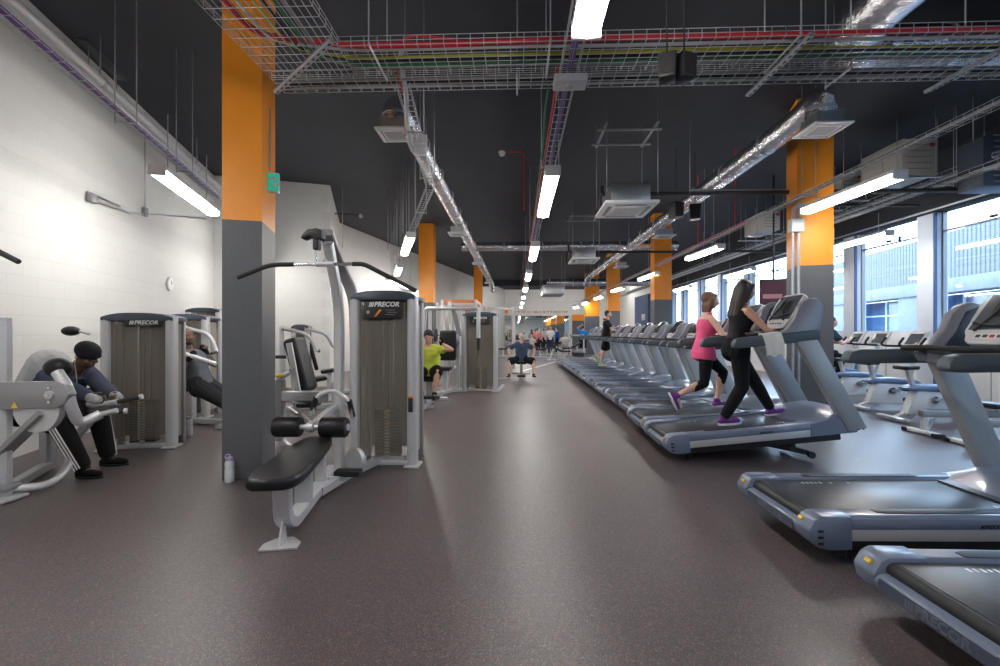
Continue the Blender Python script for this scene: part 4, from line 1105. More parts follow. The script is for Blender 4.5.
# ---- the machine he sits in, cropped by the picture edge
Y0 = 3.42
t = thing('arm_curl_machine', 'grey exercise machine with a thick pivoting plate arm around the man in the black cap', 'exercise machine', (-3.75, Y0, 0))
O2 = V3((-3.75, Y0, 0))
def q_(px, py, Y=Y0): return Q(px, py, Y) - O2
m = MB(); x0 = q_(1, 333).x; m.bar([(x0, 0, .03), (x0, 0, q_(3, 318).z)], .14, .10, 'silver', up=V3((0, 1, 0)), bev=.03); m.build('front_post', t)
m = MB(); m.box((x0, 0, .10), (.20, .17, .06), 'silverd', .03); m.box((x0 + .02, -.02, .02), (.26, .20, .03), 'silver', .012); m.build('post_base', t)
pl = [q_(px, py) for px, py in ((-30, 382), (-30, 410), (62, 407), (70, 403), (75, 394), (71, 385), (62, 381))]
m = MB(); m.prism([(p.x, p.z) for p in pl], -.05, .02, 'y', 'silverd', .008); pa = m.build('pivot_plate', t)
c = q_(57, 394); m = MB(); m.cyl((c.x, -.05, c.z), (c.x, -.07, c.z), .032, 'silver', 18); m.cyl((c.x, -.07, c.z), (c.x, -.085, c.z), .016, 'chrome', 6)
for s in (-1, 1): m.cyl((c.x, -.05, c.z + s * .055), (c.x, -.065, c.z + s * .055), .013, 'chrome', 8)
m.build('pivot_bolt', pa)
c = q_(22, 404.5); m = MB(); m.add([(c.x - .03, -.055, c.z - .02), (c.x + .03, -.055, c.z - .02), (c.x, -.055, c.z + .03)], [(0, 1, 2)], 'yellow', False); m.build('warning_sticker', pa)
m = MB(); m.bar([q_(4, 452), q_(46, 412)], .045, .12, 'silverd', up=V3((0, 1, 0))); m.build('brace', t)
c = q_(40, 408); m = MB(); m.cyl((c.x, -.03, c.z), (c.x, .02, c.z), .19, 'silver', 30); m.build('cam_disc', t)
m = MB(); m.tube(fillet([q_(57, 372), q_(68, 388), q_(70, 404), q_(79, 425, 3.5), q_(101, 414, 3.6)], .12, 8), .040, 'silver', 14)
m.tube([q_(98, 415, 3.6), q_(117, 410.5, 3.62)], .022, 'silver', 10)
m.build('lever_arm', t)
for (pa_, pb_, ya, yb) in (((103, 411.5), (124, 411), 3.62, 3.68), ((118, 402), (140, 397), 3.95, 4.0)):
    m = MB(); a = q_(*pa_, ya); b = q_(*pb_, yb); m.cyl(a, b, .020, 'rubber', 12); m.cyl(b, b + (b - a).normalized() * .02, .024, 'silver', 12); m.build('grip', t)
m = MB(); m.tube(fillet([q_(118, 402, 3.95), q_(96, 406, 4.0), q_(80, 402, 4.1), q_(66, 385, 4.2)], .1), .028, 'silver', 10); m.build('lever_arm', t)
for pa_, pb_, ya, r in (((46, 370), (69, 367), 3.55, .085),):
    m = MB(); c = q_(58, 368, 3.6); m.ball(c, (.105, .08, .085), 'vinyl', 22, 14); m.build('roller_pad', t)
m = MB(); m.ball(q_(71, 331, 4.5), (.075, .08, .05), 'vinyl', 22, 14); m.tube([q_(79, 331, 4.5), q_(90, 334, 4.55)], .016, 'consol', 8); m.build('roller_pad', t)
m = MB(); m.tube(fillet([q_(2, 489), q_(50, 486, 3.6), q_(66, 470, 3.8), q_(70, 458, 4.0)], .15, 8), .032, 'silver', 12); m.box(q_(58, 487, 3.75) , (.2, .12, .02), 'silver', .008); m.build('floor_tube', t)
m = MB(); pad(m, (-.75, .75, .50), (.45, .40, .08)); m.build('seat', t)
m = MB(); m.box((-.75, .75, .24), (.08, .10, .46), 'silver', .01); m.bar([(-.75, .75, .05), (x0, 0, .06)], .08, .07, 'silver'); m.build('seat_post', t)
m = MB(); pad(m, (-.28, .78, .66), (.12, .40, .28), Matrix.Rotation(R(-20), 3, 'Y')); m.bar([(-.28, .78, .56), (-.60, .78, .2)], .06, .06, 'silver'); m.build('chest_pad', t)
# bottle maker
def bottle(loc, label, cap='purple', body='white', h=.24, r=.037):
    t = thing('water_bottle', label, 'bottle', loc)
    m = MB(); m.lathe([(0, .002), (r * .92, .002), (r, .012), (r, h * .45), (r * .9, h * .52), (r, h * .6), (r, h * .72), (r * .75, h * .80), (r * .7, h * .82)], body, n=20); m.build('flask', t)
    m = MB(); m.lathe([(r * .82, h * .80), (r * .82, h * .9), (r * .5, h * .93), (r * .22, h * .95), (r * .22, h), (0, h)], cap, n=18); m.build('cap', t)
    return t
frost = pm('frosted_bottle', (.62, .66, .68), .3)
lil = pm('lilac_plastic', (.35, .30, .50), .4)
bp_ = P(229.5, 482, 0)
b = bottle(bp_, 'clear drinks bottle with a lilac cap standing against the front orange column', lil, frost, .24, .038)
m = MB(); m.tube(fillet([(-.01, 0, .19), (-.045, 0, .22), (-.03, 0, .245), (.01, 0, .24)], .02), .006, lil, 6); m.build('carry_loop', b)

# ---- second row machine by the wall: recline press and further towers
def press_station(loc, rz, label, with_tower=True, dx=-.75):
    t = thing('chest_press', label, 'exercise machine', loc, rz, 'machines along the block wall')
    m = MB(); m.bar([(-.6, 0, .05), (.75, 0, .05)], .07, .07, 'silver'); m.bar([(.7, -.28, .03), (.7, .28, .03)], .08, .05, 'silver'); m.bar([(-.6, -.3, .03), (-.6, .3, .03)], .08, .05, 'silver'); m.build('base_frame', t)
    MB().box((.05, 0, .27), (.10, .09, .44), 'silver', .012).build('seat_post', t)
    m = MB(); pad(m, (.08, 0, .52), (.42, .36, .07), Matrix.Rotation(R(-8), 3, 'Y')); m.build('seat', t)
    m = MB(); pad(m, (-.28, 0, .86), (.08, .34, .66), Matrix.Rotation(R(-14), 3, 'Y')); m.build('backrest', t)
    m = MB(); m.bar([(-.40, 0, .05), (-.42, 0, 1.42)], .09, .08, 'silver'); m.bar([(-.40, -.38, 1.40), (-.40, .38, 1.40)], .07, .07, 'silver'); m.build('rear_post', t)
    for s in (-1, 1):
        m = MB(); m.tube(fillet([(-.40, s * .38, 1.40), (.0, s * .42, 1.30), (.12, s * .40, 1.02)], .15, 6), .028, 'silver', 10)
        a = m.build('press_arm', t); m = MB(); m.cyl((.12, s * .40, 1.03), (.16, s * .24, 1.01), .02, 'rubber', 10); m.build('grip', a)
    return t
ps = P(195, 424, 0)
press_station((ps.x - .1, ps.y, 0), R(-6), 'silver press machine with the man in the grey T-shirt leaning back in it')
for px0, px1, Y, h, lab in ((165, 193, 6.7, 1.62, 'smoked weight tower beside the head of the man in the grey T-shirt'), (186, 210, 8.5, 1.82, 'tall smoked weight tower farther along the block wall')):
    a = YP(px0, Y); b = YP(px1, Y); t = thing('weight_tower', lab, 'exercise machine', ((a + b) / 2, Y + .3, 0), R(12), 'machines along the block wall'); tower(t, max(b - a, .62), .5, h, badge=False)
for (px, py, lab, rz) in ((196, 396, 'low silver machine behind the man in the grey T-shirt', 20),):
    p = P(px + 2, py, 0); press_station(p, R(rz), lab)
bq = P(189, 436, 0); bottle(bq, 'grey metal flask on the floor below the man in the grey T-shirt', 'silverd', 'silver', .27, .04)

# ---- adjustable bench machine behind the front machine
ob = P(300, 452, 0)
t = thing('seated_press', 'silver seated press machine with a tall upright black backrest behind the black thigh rollers', 'exercise machine', (ob.x, ob.y + .3, 0))
O3 = V3((ob.x, ob.y + .3, 0)); Yb = O3.y
def r_(px, py, dy=0): return Q(px, py, Yb + dy) - O3
m = MB(); m.bar([r_(280, 440), r_(280, 380)], .10, .10, 'silverd', up=V3((0, 1, 0)), bev=.015); m.bar(fillet([r_(281, 376), r_(281, 442), r_(291, 449), r_(318, 443, .1)], .12), .07, .07, 'silver', up=V3((0, 1, 0))); m.build('rear_frame', t)
m = MB(); m.box(r_(282, 452) * 1 + V3((0, 0, 0)), (.22, .2, .02), 'silver', .006); m.build('foot_plate', t)
m = MB(); m.bar([r_(283, 396), r_(330, 396)], .12, .09, 'silver', up=V3((0, 1, 0)), bev=.01); m.build('cross_beam', t)
m = MB(); a = r_(285, 338, .2); b = r_(314, 391, .2)
d_ = r_(308, 391, .2) - r_(294, 338, .2); ang = math.atan2(d_.x, -d_.z); cc = (r_(308, 391, .2) + r_(294, 338, .2)) / 2
m.box(cc, (.15, .32, d_.length), 'vinyl', .05, Matrix.Rotation(-ang, 3, 'Y'), 4); m.build('backrest', t)
m = MB(); m.bar([r_(289, 343, -.02), r_(298, 392, -.02)], .07, .03, 'silver', up=V3((0, 1, 0))); c = r_(293, 371, -.05); m.cyl(c, c + V3((0, -.05, 0)), .03, 'silverd', 14); m.build('backrest_bracket', t)
m = MB(); m.tube([r_(274, 382, -.1), r_(290, 372, -.1)], .028, 'silver', 10); m.box(r_(280, 375.5, -.12), (.10, .04, .035), 'yellow', .012, Matrix.Rotation(R(-10), 3, 'Y')); m.build('lever', t)
m = MB(); m.tube(fillet([r_(290, 398), r_(298, 410), r_(310, 423)], .05), .022, 'silver', 8); m.bar([r_(287, 408), r_(312, 424)], .04, .04, 'silver', up=V3((0, 1, 0))); m.build('brace', t)
m = MB(); pad(m, r_(309, 404), (.22, .25, .06)); m.build('foot_pad', t)
m = MB(); m.tube([r_(276, 357, .5), r_(287, 357, .5)], .022, 'rubber', 8); m.tube(fillet([r_(287, 357, .5), r_(300, 362, .4), r_(303, 380, .4)], .1), .02, 'silver', 8); m.build('grip', t)
# small pieces beyond it: a post tower and pads
t = thing('slim_tower', 'slim silver weight tower against the stepped block wall', 'exercise machine', (YP(302, 9.2), 9.2, 0), R(17), 'machines along the stepped wall'); tower(t, .34, .5, 1.50, stack=False, badge=False)
for px, Y, s, lab in ((309, 7.6, 1, 'press machine with a small black head pad beyond the tall backrest'), (327, 9.5, 1, 'press machine partly behind the lat pulldown upright')):
    o = press_station((YP(px, Y), Y, 0), R(25), lab)

# ---- multi-station behind the yellow shirt man
tw = V3((YP(481, 10.3), 10.35, 0))
t = thing('weight_tower', 'smoked weight tower of the cable station beyond the man in the yellow vest', 'exercise machine', tw, R(-4), 'cable station machines'); tower(t, .80, .5, 1.80)
m = MB()
m.bar([(.42, -.3, .0), (.42, .9, .0)], .08, .08, 'silver'); m.bar(fillet([(-.40, -.28, .04), (-.85, -.55, .04)], .1), .07, .07, 'silver'); m.box((-.9, -.58, .015), (.22, .18, .025), 'silver', .006); m.build('base_beam', t)
m = MB(); m.bar(fillet([(-.75, -.45, .04), (-.62, -.35, .9), (-.72, -.45, 1.7), (-.62, -.42, 2.0)], .2), .09, .08, 'silver', up=V3((0, 1, 0))); m.bar([(-.48, -.3, .04), (-.48, -.3, 1.3)], .07, .07, 'silver'); m.bar(fillet([(-.44, -.3, 1.25), (-.56, -.34, 1.8), (-.66, -.4, 2.02)], .2), .10, .06, 'silverd', up=V3((0, 1, 0))); m.build('upright', t)
m = MB(); pad(m, (-.64, -.62, 1.05), (.36, .14, .66), None, .05); m.bar([(-.64, -.55, 1.0), (-.60, -.40, 1.0)], .06, .06, 'silver'); m.build('backrest', t)
m = MB(); pad(m, (-.70, -.85, .56), (.36, .34, .08)); m.bar([(-.68, -.7, .03), (-.68, -.7, .53)], .08, .09, 'silver'); m.bar([(-.70, -1.0, .05), (-.6, -.4, .05)], .08, .07, 'silver'); m.build('seat', t)
m = MB(); m.ball((-.52, -.42, .86 + .25), (.10, .08, .085), 'bluegrey'); m.build('arm_cap', t)
# overhead press frame in front of the tower
fy = 8.9
t = thing('overhead_press', 'silver overhead arm frame with hanging grips around the man in the yellow vest', 'exercise machine', (YP(450, fy), fy, 0), 0, 'cable station machines')
O4 = V3((YP(450, fy), fy, 0))
def s_(px, py, dy=0): return Q(px, py, fy + dy) - O4
m = MB(); m.tube(fillet([s_(423, 347), s_(425.5, 308.5), s_(478.5, 308.5), s_(478.5, 338)], .06), .040, 'silver', 10); m.build('overhead_frame', t)
m = MB(); m.cyl(s_(478.5, 337), s_(478.5, 350), .034, 'rubber', 12); m.cyl(s_(478.5, 350), s_(478, 356), .012, 'dark', 8); m.build('grip', t)
m = MB(); m.cyl(s_(423, 346), s_(423.5, 358), .034, 'rubber', 12); m.build('grip', t)
m = MB(); m.tube([s_(438, 309), s_(438, 303)], .03, 'silver', 8); m.bar([s_(430, 309, .1), s_(430, 309, 1.4)], .07, .07, 'silver'); m.bar([s_(463, 309, .1), s_(463, 309, 1.4)], .07, .07, 'silver'); 
for px in (430, 463): a = s_(px, 309, 1.4); m.bar([a, V3((a.x, a.y, 0))], .07, .07, 'silver')
m.build('support_frame', t)
m = MB(); a = s_(430, 309, 1.4); b = s_(463, 309, 1.4); m.bar([a, b], .06, .06, 'silver'); m.bar([V3((a.x, a.y, .05)), V3((b.x, b.y, .05))], .06, .06, 'silver'); m.build('tie_beam', t)
# the seat station of the man in the yellow vest
yb = P(424, 409, 0); YY = yb.y + .5
t = thing('row_machine', 'low silver seated machine under the man in the yellow vest', 'exercise machine', (yb.x, YY, 0), 0, 'cable station machines')
m = MB(); m.bar([(0, -.75, .06), (0, .55, .06)], .09, .08, 'silver'); m.bar([(-.35, -.78, .03), (.14, -.42, .03)], .07, .05, 'silver'); m.bar([(-.25, .55, .03), (.25, .55, .03)], .07, .05, 'silver'); m.build('base_frame', t)
m = MB(); m.box((0, .02, .25), (.12, .12, .40), 'silverd', .012); m.build('seat_post', t)
m = MB(); pad(m, (0, .08, .47), (.34, .40, .08)); m.build('seat', t)
m = MB(); m.box((.02, -.42, .19), (.48, .13, .05), 'rubber', .012); m.bar([(0, -.42, .06), (0, -.42, .19)], .06, .06, 'silver'); m.build('foot_rest', t)
# dumbbell / red kettle on a rack behind
# ---- power racks with orange beams
def rack(loc, label, w=1.05, d=1.6, h=2.36):
    t = thing('power_rack', label, 'power rack', loc, 0, 'power racks with orange top beams')
    m = MB()
    for x in (-w / 2, w / 2):
        for y in (0, d):
            m.bar([(x, y, 0), (x, y, h)], .08, .08, 'silver')
    m.build('posts', t)
    for x in (-w / 2, w / 2):
        m = MB(); m.box((x, d / 2, h - .05), (.06, d, .11), 'rackorange', .01); m.build('side_beam', t)
        m = MB(); m.bar([(x, 0, .04), (x, d, .04)], .08, .07, 'silver'); m.build('foot_rail', t)
    m = MB(); m.box((0, 0, h - .05), (w, .05, .11), 'rackorange', .01); m.box((0, d, h - .05), (w, .06, .10), 'silver', .01)
    m.text('PULL UP', .13, LM((0, -.035, h - .02), (1, 0, 0), (0, 0, 1)), 'whitepaint') if False else None
    m.build('cross_beam', t)
    m = MB(); m.cyl((-w / 2 - .35, -.08, 1.25), (w / 2 + .35, -.08, 1.25), .014, 'chrome', 8)
    for s in (-1, 1): m.cyl((s * (w / 2 + .16), -.08, 1.25), (s * (w / 2 + .22), -.08, 1.25), .20, 'dark', 22)
    m.build('barbell', t)
    m = MB()
    for z in (.55, .85): 
        for s in (-1, 1): m.cyl((s * w / 2, d, z), (s * (w / 2 + .2), d, z), .17, 'dark', 20)
    m.build('stored_plates', t)
    return t
rack((-1.78, 14.0, 0), 'power rack with orange beams behind the cable station, first of its row')
rack((-1.78, 16.6, 0), 'power rack with orange beams, second of its row')
rack((-1.78, 19.2, 0), 'power rack with orange beams, third of its row, nearest the mirror')
# cable crossover posts
t = thing('cable_crossover', 'slim silver cable crossover frame behind the bald man on the bench', 'exercise machine', (YP(514, 17), 17.0, 0))
m = MB()
for x in (-.95, -.02): m.bar([(x, 0, 0), (x, 0, 2.28)], .12, .12, 'silver'); m.bar([(x, -.3, .03), (x, .3, .03)], .12, .06, 'silver')
m.build('posts', t); MB().bar([(-1.0, 0, 2.25), (.05, 0, 2.25)], .10, .10, 'silver').build('cross_beam', t)
m = MB(); pad(m, (-.75, -.2, 1.0), (.1, .25, .5)); m.build('pad', t)
# flat bench for the bald man
bm_ = P(521.5, 378, 0)
t = thing('flat_bench', 'small black bench under the bald man in the blue T-shirt', 'bench', (bm_.x, bm_.y + .45, 0))
m = MB(); pad(m, (0, .30, .44), (.30, 1.10, .08)); m.build('pad', t)
m = MB(); m.bar([(0, -.15, .04), (0, .8, .04)], .06, .06, 'silver'); m.bar([(0, -.12, .04), (0, -.12, .40)], .10, .08, 'silverd'); m.bar([(0, .7, .04), (0, .7, .40)], .06, .06, 'silver'); m.bar([(-.3, .8, .03), (.3, .8, .03)], .06, .05, 'silver'); m.bar([(-.12, -.15, .03), (.12, -.15, .03)], .08, .05, 'dark'); m.build('frame', t)
tag(MB().bar([P(510, 378.5, .03), P(470, 379, .03)], .06, .05, 'silver').build('floor_beam'), 'low silver floor beam beside the bald man on the bench', 'beam')
# white floor tape
a = P(512, 374, .003); b = P(556, 361.5, .003); d_ = (b - a).normalized(); n_ = V3((-d_.y, d_.x, 0)) * .05
tag(MB().add([a + n_, b + n_, b - n_, a - n_], [(0, 1, 2, 3)], 'whitepaint', False).build('floor_tape'), 'white tape line on the floor between the bench and the treadmill row', 'tape')
# far benches and weights near the mirror
def far_bench(loc, rz, label, inc=25):
    t = thing('weight_bench', label, 'bench', loc, rz, 'benches near the mirror')
    m = MB(); pad(m, (.15, 0, .44), (.5, .3, .08)); m.build('seat', t)
    m = MB(); pad(m, (-.42, 0, .62), (.75, .3, .08), Matrix.Rotation(R(inc), 3, 'Y')); m.build('backrest', t)
    m = MB(); m.bar([(-.7, 0, .05), (.5, 0, .05)], .07, .06, 'silver'); m.bar([(.5, -.3, .03), (.5, .3, .03)], .07, .05, 'silver'); m.bar([(-.7, -.3, .03), (-.7, .3, .03)], .07, .05, 'silver'); m.bar([(.1, 0, .05), (.1, 0, .4)], .07, .07, 'silver'); m.bar([(-.6, 0, .05), (-.45, 0, .55)], .06, .06, 'silver'); m.build('frame', t)
    return t
for px, Y, rz, lab in ((538, 24, 20, 'inclined weight bench behind the bald man, on the mirror side'), (549, 26.5, 160, 'inclined weight bench at the feet of the man in white'), (562, 22, 10, 'weight bench beside the near end of the far treadmill'), (569, 26, 190, 'weight bench under the seated figure in pale clothes'), (505, 25, 200, 'weight bench beside the silver crossover posts')):
    far_bench((YP(px, Y), Y, 0), R(rz), lab)
# silver guard post frame at the end of the treadmill row
t = thing('stepper_frame', 'silver frame of the step machine under the man in the bright blue T-shirt', 'exercise machine', (YP(578, 25.6), 25.6, 0))
m = MB(); m.box((0, 0, .12), (.6, .9, .2), 'dark', .02); m.box((0, -.1, .28), (.5, .4, .1), 'silverd', .02); m.build('base', t)
m = MB()
for x in (-.38, .38): m.bar([(x, .3, 0), (x, .4, 1.25)], .07, .07, 'silver'); m.cyl((x, -.3, 1.05), (x, .4, 1.2), .022, 'rubber', 8)
m.bar([(-.38, .38, 1.2), (.38, .38, 1.2)], .06, .06, 'silver'); m.build('handrails', t)
m = MB(); m.box((0, .45, 1.12), (.3, .05, .16), 'consol', .02, Matrix.Rotation(R(-25), 3, 'X')); m.build('console', t)

# ================================================================ BIKES AND ROWERS
def make_bike():
    t = thing('exercise_bike', 'x', 'exercise bike', group='exercise bikes by the windows')
    m = MB(); sh = [(.18, .10), (.95, .10), (1.0, .34), (.86, .50), (.40, .52), (.30, .42)]
    m.prism(sh, -.075, .075, 'y', 'white', .03); m.build('drive_housing', t)
    m = MB(); bd_ = [(.16, .50), (.30, .545), (.60, .555), (.95, .52), (1.10, .42), (.98, .40), (.80, .44), (.45, .455), (.22, .46)]
    m.prism(bd_, -.10, .10, 'y', pm('bike_blue', (.14, .20, .34), .35, coat=.2), .025); m.build('body_shell', t)
    m = MB(); m.box((.04, 0, .045), (.10, .56, .05), 'consol', .02); m.box((1.05, 0, .045), (.10, .50, .05), 'consol', .02); m.prism([(.0, .03), (.30, .03), (.36, .14), (.20, .14)], -.04, .04, 'y', 'consol', .01); m.prism([(.9, .03), (1.1, .03), (1.0, .14), (.8, .14)], -.04, .04, 'y', 'consol', .01); m.build('feet', t)
    m = MB(); m.bar([(.33, 0, .50), (.25, 0, .78)], .05, .07, 'consol', up=V3((0, 1, 0))); m.build('seat_post', t)
    m = MB(); m.prism([(.12, -.12), (.17, -.13), (.30, -.05), (.42, -.02), (.42, .02), (.30, .05), (.17, .13), (.12, .12)], .77, .83, 'z', 'vinyl', .02); m.build('saddle', t)
    m = MB(); m.bar(fillet([(.88, 0, .48), (.98, 0, .9), (.93, 0, 1.10)], .2), .07, .05, 'consol', up=V3((0, 1, 0))); m.build('handlebar_post', t)
    m = MB(); 
    for s in (-1, 1): m.tube(fillet([(.93, 0, 1.08), (.85, s * .12, 1.09), (.62, s * .20, 1.10), (.58, s * .20, 1.13), (.66, s * .19, 1.24)], .07), .018, 'rubber', 8)
    m.build('handlebar', t)
    m = MB(); m.box((1.0, 0, 1.21), (.035, .38, .32), 'consol', .015, Matrix.Rotation(R(32), 3, 'Y')); cs = m.build('console', t)
    m = MB(); m.box((.976, 0, 1.218), (.012, .27, .21), 'screen', .003, Matrix.Rotation(R(32), 3, 'Y')); m.build('screen', cs)
    m = MB(); m.cyl((.56, -.10, .33), (.56, .10, .33), .055, 'chrome', 16)
    for s in (-1, 1): m.bar([(.56, s * .11, .33), (.56 - s * .15, s * .13, .33 - s * .04)], .03, .02, 'silver', up=V3((0, 1, 0))); m.box((.56 - s * .15, s * .19, .33 - s * .04), (.10, .11, .06), 'dark', .015)
    m.build('pedals', t)
    return t
bk = make_bike()
bl = P(868, 416, 0)
spots = [((5.62, 6.98), 'exercise bike nearest the camera, black saddle just under the long treadmill handrail'), ((5.88, 8.05), 'second exercise bike from the camera, beside the window'), ((6.15, 9.15), 'third exercise bike from the camera, just past the orange column'), ((6.55, 10.3), 'fourth exercise bike, under the cyclist, mostly hidden behind the orange column')]
for i, (xy, lab) in enumerate(spots):
    o = bk if i == 0 else dup(bk, (0, 0, 0)); o.location = (xy[0], xy[1], 0); o.rotation_euler.z = R(-3); o['label'] = lab
def make_rower():
    t = thing('rowing_machine', 'x', 'rowing machine', group='rowing machines by the windows')
    m = MB(); m.box((1.0, 0, .27), (2.0, .09, .09), 'upgrey', .01); m.build('rail', t)
    m = MB(); m.box((1.0, 0, .318), (1.9, .06, .01), 'chrome'); m.build('rail_top', t)
    m = MB(); m.box((.04, 0, .15), (.05, .08, .24), 'white', .01); m.bar([(.06, 0, .03), (.20, 0, .25)], .03, .04, 'white', up=V3((0, 1, 0))); m.box((.02, 0, .03), (.10, .46, .045), 'white', .012); m.build('rear_leg', t)
    m = MB()
    for s in (-.22, .22): m.box((.02, s, .025), (.12, .09, .05), 'rubber', .015)
    m.build('rubber_foot', t)
    m = MB(); pad(m, (.9, 0, .38), (.26, .32, .07)); m.build('seat', t)
    m = MB(); m.cyl((2.05, -.10, .42), (2.05, .10, .42), .28, 'dark', 28); m.box((2.1, 0, .08), (.2, .6, .06), 'dark', .02); m.build('flywheel', t)
    m = MB(); m.bar([(2.0, 0, .6), (1.85, 0, 1.0)], .04, .04, 'dark', up=V3((0, 1, 0))); m.box((1.82, 0, 1.03), (.04, .22, .16), 'dark', .01); m.build('monitor_arm', t)
    m = MB(); m.box((1.66, 0, .30), (.14, .36, .05), 'dark', .01, Matrix.Rotation(R(-40), 3, 'Y')); m.build('foot_rests', t)
    return t
rw = make_rower(); rp = P(921, 434, 0)
rw.location = (rp.x, rp.y, 0); rw['label'] = 'pale rowing machine whose rear leg stands behind the empty treadmill handrail'
rp = P(967, 446, 0); o = dup(rw, (rp.x, rp.y, 0)); o['label'] = 'second rowing machine, only its black rear foot showing behind the treadmill upright'
# ================================================================ PEOPLE
def remesh(mb, voxel, smooth_n=3, decimate=None):
    me = bpy.data.meshes.new('tmp'); me.from_pydata(mb.v, [], mb.f)
    o = bpy.data.objects.new('tmp', me); COL.objects.link(o)
    r = o.modifiers.new('r', 'REMESH'); r.mode = 'VOXEL'; r.voxel_size = voxel; r.use_smooth_shade = True
    s = o.modifiers.new('s', 'SMOOTH'); s.iterations = smooth_n; s.factor = .5
    dg = bpy.context.evaluated_depsgraph_get(); out = bpy.data.meshes.new_from_object(o.evaluated_get(dg))
    bpy.data.objects.remove(o); bpy.data.meshes.remove(me)
    return out
def finish(me, name, parent, mats, pick=None):
    me.name = name
    for m in mats: me.materials.append(M[m] if isinstance(m, str) else m)
    for p in me.polygons:
        p.use_smooth = True
        if pick: p.material_index = pick(p.center)
        else: p.material_index = 0
    o = bpy.data.objects.new(name, me); COL.objects.link(o); o.parent = parent
    return o
def cap(mb, a, b, ra, rb, n=10):
    # a capsule with two radii, closed
    a = V3(a); b = V3(b); d = b - a; L = max(d.length, 1e-5); d = d / L
    pts, rad = [], []
    for k in range(5): th = PI / 2 * (1 - k / 4); pts.append(a - d * ra * math.sin(th)); rad.append(max(.0015, ra * math.cos(th)))
    for k in range(5): th = PI / 2 * k / 4; pts.append(b + d * rb * math.sin(th)); rad.append(max(.0015, rb * math.cos(th)))
    mb.tube(pts, 1.0, 'skin', n, radii=rad)
def chain(mb, pts, rads, n=12):
    for i in range(len(pts) - 1): cap(mb, pts[i], pts[i + 1], rads[i], rads[i + 1], n)
M['skin'] = pm('skin', (.5, .3, .2), .5)
def ik(a, t, l1, l2, pole):
    d = t - a; L = min(d.length, (l1 + l2) * .999); u = d.normalized(); t = a + u * L
    x = (l1 * l1 - l2 * l2 + L * L) / (2 * L); h = math.sqrt(max(0, l1 * l1 - x * x))
    p = V3(pole); p = (p - u * p.dot(u)).normalized()
    return a + u * x + p * h, t
SEC_M = [(-.10, .085, .095, 0), (-.05, .155, .115, -.005), (.02, .168, .118, -.008), (.10, .152, .105, 0), (.19, .150, .102, .004), (.28, .165, .112, .008), (.37, .180, .118, .004), (.44, .178, .105, -.004), (.485, .12, .08, -.008), (.52, .062, .062, -.008)]
SEC_F = [(-.10, .08, .09, 0), (-.05, .150, .104, -.006), (.02, .162, .110, -.010), (.10, .142, .10, -.004), (.18, .122, .088, .002), (.26, .135, .098, .010), (.35, .150, .122, .018), (.42, .150, .095, .0), (.475, .105, .072, -.006), (.515, .052, .052, -.008)]
